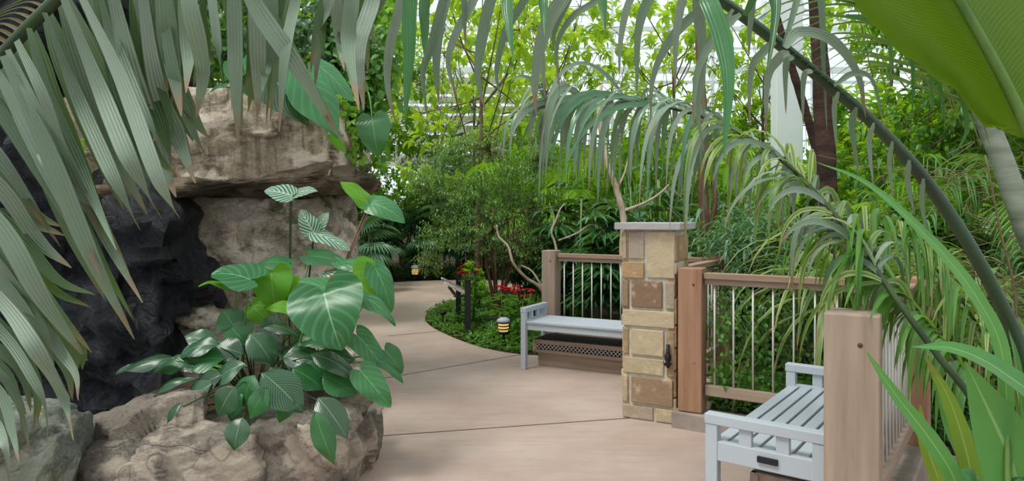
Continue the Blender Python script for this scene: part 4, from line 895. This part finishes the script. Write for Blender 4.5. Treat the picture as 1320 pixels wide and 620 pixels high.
# leaves over the boulder
leafplant('boulder_top_philodendron', 'large pale ribbed leaves draped over the top of the tan boulder', 'plant', P(350,110,5.15)+np.array([0,.3,-.1]), [
 ((350,66),(306,108),50,4.8,'alo',(-.3,-.7,.6),.2), ((334,84),(398,163),60,4.75,'cal',(.1,-.8,.6),0), ((372,84),(436,178),60,4.75,'alo',(.2,-.8,.6),0), ((300,80),(330,128),34,4.85,'calg',FR,.1), ((410,84),(455,132),34,4.85,'alo',SD,.15), ((330,60),(372,90),30,5.0,'alo',UP,.1), ((292,110),(268,122),24,4.9,'calg',UP,.1)], 'petiole', .008)
leafplant('heart_leaf_vine', 'one big dark rounded leaf with white veins hanging off the boulder end', 'plant', P(474,120,5.3), [((480,153),(488,202),44,5.0,'calg',(0,-.9,.4),.2)], 'petiole', .006)
leafplant('heart_leaf_vine', 'small bright pointed leaf hanging below the draped pale leaves', 'plant', P(420,160,5.1), [((427,174),(446,198),14,4.9,'alob',FR,.1)], 'petiole', .004)

# ------------------------------------------------------------------ foreground palm fronds
def pl(pts, d): return np.array([P(x, y, d if not isinstance(d, (list,tuple,np.ndarray)) else d[i]) for i, (x, y) in enumerate(pts)])
def frond(name, label, rpts, rr, sets, mat='rachis'):
    root = rpts[0]; o = empty(name, tuple(root), label, 'palm frond'); s = MB(); c = catmull(rpts, 10)-root; tube(s, c, rr[0], rr[1], 10); s.build('rachis', M[mat], o)
    for nm, mat_, mb in sets:
        for i in range(len(mb.V)): mb.V[i] = mb.V[i]-root
        mb.build(nm, L[mat_], o)
    return o
LF1 = [ # left frond leaflets: pixel points root .. tip, width px
 ([(-30,105),(20,170),(93,298)],21), ([(-8,84),(50,190),(131,358)],22), ([(4,72),(60,190),(118,330),(173,437)],23), ([(22,52),(60,130),(97,226),(145,320),(184,390)],26), ([(38,36),(64,125),(108,225),(150,322)],24),
 ([(58,16),(98,118),(148,230),(181,297)],21), ([(80,-8),(130,115),(172,215),(210,284)],23), ([(98,-20),(158,105),(205,232),(232,282)],20), ([(135,-50),(172,100),(205,200),(227,254)],27), ([(176,-75),(200,95),(232,180),(252,236)],26),
 ([(196,-82),(224,90),(248,165),(264,198)],22), ([(222,-90),(248,20),(262,90),(253,152)],24), ([(262,-100),(278,30),(284,80),(290,126)],14), ([(300,-105),(302,0),(304,100),(307,186)],19), ([(322,-105),(330,0),(333,90),(332,152)],21),
 ([(400,-110),(382,0),(368,70),(360,170)],18), ([(300,-60),(330,8),(385,90),(436,174)],24), ([(436,-110),(424,0),(412,50),(406,112)],18), ([(438,-110),(434,0),(438,55),(444,92)],15), ([(462,-110),(455,-5),(450,60),(463,142)],23), ([(492,-110),(482,-5),(464,60),(469,142)],23),
 ([(120,-40),(150,60),(190,160),(205,180)],26), ([(160,-70),(192,40),(215,120),(240,205)],24), ([(205,-88),(214,20),(222,80),(234,150)],26), ([(-20,95),(30,150),(70,220),(98,262)],20), ([(10,64),(55,160),(100,260),(112,300)],18), ([(236,-95),(240,0),(244,70),(240,120)],22), ([(345,-108),(350,0),(344,80),(338,118)],18),
 ([(-90,120),(-10,190),(78,318)],22), ([(-90,190),(0,290),(55,385),(113,465)],24), ([(-90,240),(0,340),(71,440),(98,480),(101,516)],21), ([(-90,300),(0,385),(50,455),(84,515),(95,568)],20), ([(-95,340),(0,425),(42,485),(60,530),(61,577)],17),
 ([(-100,400),(0,480),(28,530),(40,593)],16), ([(-100,440),(-5,500),(16,555),(25,597)],15), ([(-100,480),(-10,540),(8,580),(12,622)],15), ([(-90,160),(0,240),(50,310),(92,345)],22), ([(-90,215),(0,310),(60,400),(108,440)],18), ([(-95,270),(0,360),(60,450),(70,500)],16)]
a = MB(); b = MB(); cdry = MB()
for i, (pts, w_) in enumerate(LF1):
    d0 = random.uniform(1.38, 1.52); dd = [d0+random.uniform(-.02,.1)*k for k in range(len(pts))]
    strap(a, catmull(pl(pts, dd), 7), w_*1.04*d0/F, (random.uniform(-.35,.35),-1,.1), 'blunt' if w_ > 17 else 'strap', .18)
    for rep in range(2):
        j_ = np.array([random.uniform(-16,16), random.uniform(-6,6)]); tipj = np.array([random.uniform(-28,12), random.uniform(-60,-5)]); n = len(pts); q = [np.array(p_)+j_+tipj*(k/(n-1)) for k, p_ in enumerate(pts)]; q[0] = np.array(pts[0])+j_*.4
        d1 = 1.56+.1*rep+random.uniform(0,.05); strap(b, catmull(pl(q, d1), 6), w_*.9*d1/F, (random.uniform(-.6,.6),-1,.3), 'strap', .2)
for k in range(9):
    x = 8+k*8; y = 68-k*8; strap(cdry, catmull(pl([(x,y),(x-30,y-16+k),(x-75,y-6+k*2)], 1.5), 6), 9*1.5/F, (.2,-.5,1), 'strap', .2)
lr = pl([(-330,1300),(-300,900),(-240,600),(-150,350),(-70,170),(0,76),(72,0),(130,-48),(220,-88),(330,-106),(470,-112)], [2.2,2.0,1.8,1.65,1.55,1.5,1.47,1.47,1.47,1.47,1.47]); lr[0][2] = -.03
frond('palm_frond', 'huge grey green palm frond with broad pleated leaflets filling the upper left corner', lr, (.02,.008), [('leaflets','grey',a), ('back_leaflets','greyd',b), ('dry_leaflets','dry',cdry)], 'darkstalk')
TF = [([(540,-120),(519,-5),(503,60),(500,110),(510,160)],14,'g'), ([(560,-115),(532,-10),(528,80),(522,158)],21,'G'), ([(570,-115),(549,-10),(548,40),(548,77)],14,'G'), ([(610,-110),(572,0),(556,60),(545,95),(551,152)],12,'g'), ([(600,-112),(577,-10),(566,40),(563,90),(566,135)],17,'g'),
 ([(660,-100),(614,-5),(590,40),(578,80),(591,132)],13,'g'), ([(670,-98),(634,-5),(621,50),(616,100),(626,145)],15,'g'), ([(670,-98),(655,-10),(656,30),(661,74)],14,'G'), ([(720,-85),(676,0),(652,40),(640,90),(645,127)],11,'g'), ([(722,-85),(702,-10),(701,20),(702,52)],12,'G'),
 ([(770,-70),(727,-5),(702,40),(690,100),(691,150)],19,'g'), ([(820,-55),(772,-2),(738,22),(718,60),(722,124)],9,'g'), ([(800,-60),(778,-10),(778,15),(780,42)],12,'G'), ([(780,-66),(724,0),(700,40),(700,90),(703,128)],12,'g'), ([(860,-35),(840,-8),(823,40),(821,126)],14,'g'), ([(890,-20),(879,0),(871,50),(870,122)],12,'g'),
 ([(925,4),(895,20),(865,50),(842,98),(838,160)],13,'g'), ([(905,-10),(900,10),(905,60),(907,152)],15,'g'), ([(905,-12),(917,10),(932,55),(939,110),(933,203)],23,'G'), ([(966,-30),(970,-5),(966,40),(965,76)],10,'g'), ([(960,20),(985,-25),(999,0),(997,40),(988,97)],14,'G'),
 ([(1010,60),(1040,-35),(1057,-5),(1061,77),(1066,170)],11,'g'), ([(1012,62),(1030,42),(1072,52),(1105,95),(1116,152)],15,'g'), ([(1000,54),(985,66),(968,92),(966,165)],11,'g'), ([(1018,68),(1003,76),(989,102),(987,178)],14,'g'), ([(1024,74),(1013,84),(1013,148)],9,'g'), ([(1048,92),(1036,100),(1035,160)],8,'g'), ([(845,-44),(812,0),(800,50),(798,100)],10,'g'), ([(760,-70),(735,-6),(716,36),(712,70)],10,'g'),
 ([(955,18),(930,40),(900,90),(893,170)],12,'g'), ([(945,12),(912,60),(900,140),(908,200)],9,'g'), ([(1080,118),(1075,140),(1078,195)],8,'g'), ([(1104,138),(1098,165),(1108,230)],8,'g'), ([(1126,158),(1120,185),(1127,250)],8,'g'), ([(1150,182),(1146,210),(1152,262)],7,'g'), ([(1172,206),(1170,235),(1180,280)],7,'g'), ([(1190,230),(1188,260),(1196,310)],7,'g'),
 ([(1075,110),(1100,95),(1125,105),(1140,170)],8,'g'), ([(500,-118),(480,-40),(476,0),(482,60)],14,'g'), ([(600,-112),(596,-60),(598,0),(600,60)],12,'g')]
ga = MB(); gb = MB(); gc = MB(); gd = MB()
for pts, w_, k in TF:
    d0 = random.uniform(1.68, 1.82); n = len(pts); dd = [d0+(.03 if k == 'g' else -.04)*i for i in range(n)]
    strap(ga if k == 'g' else gb, catmull(pl(pts, dd), 8), w_*.98*d0/F, (random.uniform(-.4,.3),-1,.1), 'strap', .25)
for k in range(16):  # leaflets on the right of the thick rachis, seen almost edge on, and their hanging tips
    t = k/15; x0 = 962+t*130; y0 = 22+t*105; ex_ = x0+random.uniform(130,170); dr = random.uniform(-60,-30)+t*30
    strap(gc, catmull(pl([(x0,y0),(x0+45,y0-26),(x0+100,y0+dr*.9),(ex_,y0+dr+25),(ex_+24,y0+dr+80)], [1.85,1.9,2.0,2.05,2.1]), 6), 5.5*1.9/F, (.1,.45,1), 'strap', .2)
for pts in ([(1085,-30),(1120,10),(1146,45),(1148,118)], [(1100,-30),(1150,30),(1175,70),(1176,156)], [(1110,-30),(1165,40),(1196,80),(1203,150)], [(1120,-30),(1180,45),(1208,95),(1219,165)], [(1110,-20),(1190,60),(1235,115),(1246,165),(1231,200)], [(1090,20),(1130,28),(1200,60),(1228,95)]):
    strap(gd, catmull(pl(pts, 1.55), 7), 8*1.55/F, (-.5,-1,.3), 'strap', .25)
rr_ = pl([(1480,1250),(1420,760),(1350,545),(1312,440),(1262,338),(1200,242),(1130,163),(1040,86),(966,27),(915,-8),(840,-48),(740,-80),(620,-106),(540,-118),(470,-120)], [1.7,1.8,1.9,1.95,1.95,1.95,1.92,1.88,1.84,1.8,1.78,1.75,1.72,1.7,1.7]); rr_[0][2] = -.03
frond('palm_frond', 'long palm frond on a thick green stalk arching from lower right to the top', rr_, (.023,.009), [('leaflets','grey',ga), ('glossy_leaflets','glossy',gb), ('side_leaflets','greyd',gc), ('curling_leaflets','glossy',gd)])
# second frond, farther, drooping over the railing
f2 = pl([(1330,1000),(1300,640),(1262,530),(1208,457),(1160,392),(1111,322),(1060,258),(1000,200),(930,160),(868,140),(800,127),(740,126),(695,140)], [2.15,2.25,2.3,2.4,2.5,2.65,2.8,2.95,3.1,3.2,3.3,3.35,3.4]); f2[0][2] = -.03
c2 = catmull(f2, 10); T2 = nrm(np.gradient(c2, axis=0)); fa = MB(); fb = MB(); fc = MB(); n0 = 44
for k in range(92):
    i = n0+(len(c2)-1-n0)*k/91; i0 = int(i); p_ = c2[i0]; t_ = k/91; S = nrm(np.cross(T2[i0], [0,0,1.]))
    for sg_ in (-1, 1):
        if random.random() < .12: continue
        Lg = (.40 if t_ < .4 else .62)*random.uniform(.65,1.25)*(1 if t_ < .85 else 1.15-t_*.6); dd = T2[i0]*.55+S*sg_*random.uniform(.3,1.1)+np.array([0,0,random.uniform(-.2,.8)])+rng.normal(0,.16,3)
        tgt = fa if random.random() < .62 else (fb if t_ > .45 else fc)
        strap(tgt, grav(p_, dd, Lg, random.uniform(.6,3.0), 10), random.uniform(.016,.030), (0,-1,.25) if random.random() < .5 else (0,-.3,1), 'strap', .3, cols=1)
frond('palm_frond', 'second palm frond drooping across the middle, over the railing behind the thick stalk', f2, (.014,.006), [('leaflets','grey',fa), ('glossy_leaflets','blue',fb), ('yellow_leaflets','varieg',fc)], 'darkstalk')
# a third frond low on the right
f3 = pl([(1400,900),(1330,640),(1270,520),(1215,440),(1170,385),(1130,335),(1095,300)], [2.5,2.6,2.65,2.7,2.75,2.8,2.8]); f3[0][2] = -.03; c3 = catmull(f3, 10); T3 = nrm(np.gradient(c3, axis=0)); fa = MB()
for k in range(64):
    i0 = int(22+(len(c3)-24)*k/63); S = nrm(np.cross(T3[i0], [0,0,1.]))
    for sg_ in (-1, 1): strap(fa, grav(c3[i0], T3[i0]*.7+S*sg_*.8+[0,0,.2], .5*random.uniform(.6,1.15), random.uniform(.6,2.2), 8), .022, (0,-.5,1), 'strap', .3, cols=1)
frond('palm_frond', 'short palm frond hanging beside the receding railing, right of the closest post', f3, (.01,.004), [('leaflets','mid',fa)], 'darkstalk')

f4 = pl([(1420,900),(1345,640),(1300,500),(1255,410),(1205,345),(1150,300),(1095,272)], [3.2,3.25,3.3,3.35,3.4,3.4,3.4]); f4[0][2] = -.03; c4 = catmull(f4, 10); T4 = nrm(np.gradient(c4, axis=0)); fa = MB(); fb = MB()
for k in range(80):
    i0 = int(18+(len(c4)-20)*k/79); S = nrm(np.cross(T4[i0], [0,0,1.]))
    for sg_ in (-1, 1): strap(fa if random.random() < .6 else fb, grav(c4[i0], T4[i0]*.6+S*sg_*.9+[0,0,.2]+rng.normal(0,.15,3), .62*random.uniform(.6,1.15), random.uniform(.6,2.2), 9), .02, (0,-.6,1), 'strap', .3, cols=1)
frond('palm_frond', 'feathery palm frond with narrow leaflets in front of the half hidden post', f4, (.011,.004), [('leaflets','mid',fa), ('pale_leaflets','varieg',fb)], 'darkstalk')
# banana leaf, top right
root = P(1420,420,1.5); root[2] = -.03; o = empty('banana_plant', tuple(root), 'huge backlit yellow green banana leaf in the top right corner', 'plant')
midr = catmull(pl([(1440,420),(1345,205),(1322,160),(1290,95),(1248,20),(1205,-50),(1150,-120)], [1.5,1.42,1.4,1.36,1.32,1.3,1.3]), 8); le = catmull(pl([(1300,140),(1292,146),(1262,137),(1236,102),(1185,66),(1138,26),(1090,-40),(1100,-110)], 1.36), 7); ri = catmull(pl([(1350,230),(1400,200),(1440,120),(1430,20),(1380,-60),(1260,-120)], 1.42), 8)
mb = MB(); n = 40; msub = midr[10:]
def samp(c, t): i = t*(len(c)-1); k = min(int(i), len(c)-2); return c[k]*(1-(i-k))+c[k+1]*(i-k)
V = []; A = []; m = 13
for i in range(n+1):
    t = i/n; M0 = samp(msub, t); 
    for k in range(m):
        u = k/(m-1)*2-1; E = samp(le, t) if u < 0 else samp(ri, t); q = M0+(E-M0)*abs(u); q = q+np.array([0,.05*math.sin(PI*abs(u)),-.03*abs(u)**2+.004*math.sin(t*46)*abs(u)]); V.append(q-root); A.append((u, t, .5))
mb.add(V, [[i*m+k, i*m+k+1, (i+1)*m+k+1, (i+1)*m+k] for i in range(n) for k in range(m-1)], A); mb.build('leaf', L['banana'], o)
s = MB(); tube(s, midr-root, .014, .006, 8); s.build('midrib', M['petiole'], o); s = MB(); tube(s, catmull([np.zeros(3), (midr[0]-root)*np.array([.5,.5,.5])+[.08,0,0], midr[0]-root], 6), .05, .016, 9); s.build('stalk', M['petiole'], o)

# strap leaved clump, lower right
rt = P(1290,640,2.0); rt[2] = 0; rt = np.array([1.62, 2.1, -.03])
o = empty('ginger_clump', tuple(rt), 'clump of long bright green blades in the lower right corner', 'plant')
for pts, w_, mat, hint, kd, d in (
 ([(1300,640),(1294,468),(1262,388),(1202,312),(1120,238),(1050,208)], 25, 'strap', (-.3,-.8,.6), 'lance', 1.75),
 ([(1245,660),(1228,612),(1198,565),(1152,505),(1116,452)], 19, 'strap', (-.4,-.8,.4), 'strap', 1.8),
 ([(1350,620),(1345,530),(1290,478),(1232,450),(1176,447)], 34, 'strap', (.1,-.75,.7), 'lance', 1.7),
 ([(1320,680),(1305,600),(1275,530),(1244,466)], 66, 'strap', (-.35,-1,.15), 'lance', 1.75),
 ([(1262,680),(1250,600),(1226,520),(1192,458)], 22, 'strapy', (-.9,-.6,.2), 'strap', 1.85),
 ([(1256,680),(1246,590),(1222,540),(1208,505)], 44, 'strap', (.5,-1,.15), 'lance', 1.9),
 ([(1335,640),(1322,560),(1310,470),(1300,425)], 30, 'strap', (.6,-.8,.15), 'lance', 1.9),
 ([(1240,690),(1248,610),(1280,560),(1300,520)], 26, 'strap', (-.5,-.9,.2), 'lance', 1.95),
 ([(1230,690),(1210,620),(1190,560),(1186,520)], 16, 'strapy', (-.5,-.9,.2), 'strap', 1.98)):
    q = catmull(pl(pts, d), 8)-rt; m_ = MB(); strap(m_, q, w_*(.78 if w_ == 25 else 1.15)*d/F, hint, kd, .16, cols=3); lf = m_.build('leaf', L[mat], o)
    m_ = MB(); tube(m_, catmull([np.array([q[0][0]*.3, q[0][1]*.3, 0]), q[0]*np.array([.7,.7,.5]), q[0], q[4]], 5), .012, .006, 6); m_.build('leaf_stalk', M['petiole'], lf)
leafplant('low_round_leaf_plant', 'dark rounded leaves just entering the bottom edge under the bright blades', 'plant', (1.25,1.75,0), [((1262,640),(1236,606),46,1.75,'calg',UP,0), ((1290,640),(1325,610),40,1.75,'calg',UP,0), ((1225,660),(1262,612),40,1.8,'alo',UP,0)], 'petiole', .006)
# dry tangle on the right
o = empty('dry_vine', (P(1290,300,4.4)[0], 4.4, 0), 'tangle of dry brown tendrils around the grey slanting trunk', 'vine'); s = MB(); b0 = np.array([P(1290,300,4.4)[0], 4.4, 0])
for k in range(46):
    x = random.uniform(1200,1340); y = random.uniform(190,420); q = [P(x+random.uniform(-60,60)*j_, y+random.uniform(-16,30)*j_, 4.4+random.uniform(-.3,.3))-b0 for j_ in range(4)]; tube(s, catmull(q, 5), .003, .002, 3)
tube(s, catmull([P(1300,HY,4.4)-b0-[0,0,1.49], P(1310,400,4.4)-b0, P(1290,300,4.4)-b0, P(1270,200,4.4)-b0], 6), .012, .006, 5)
s.build('tendrils', L['dry'], o)
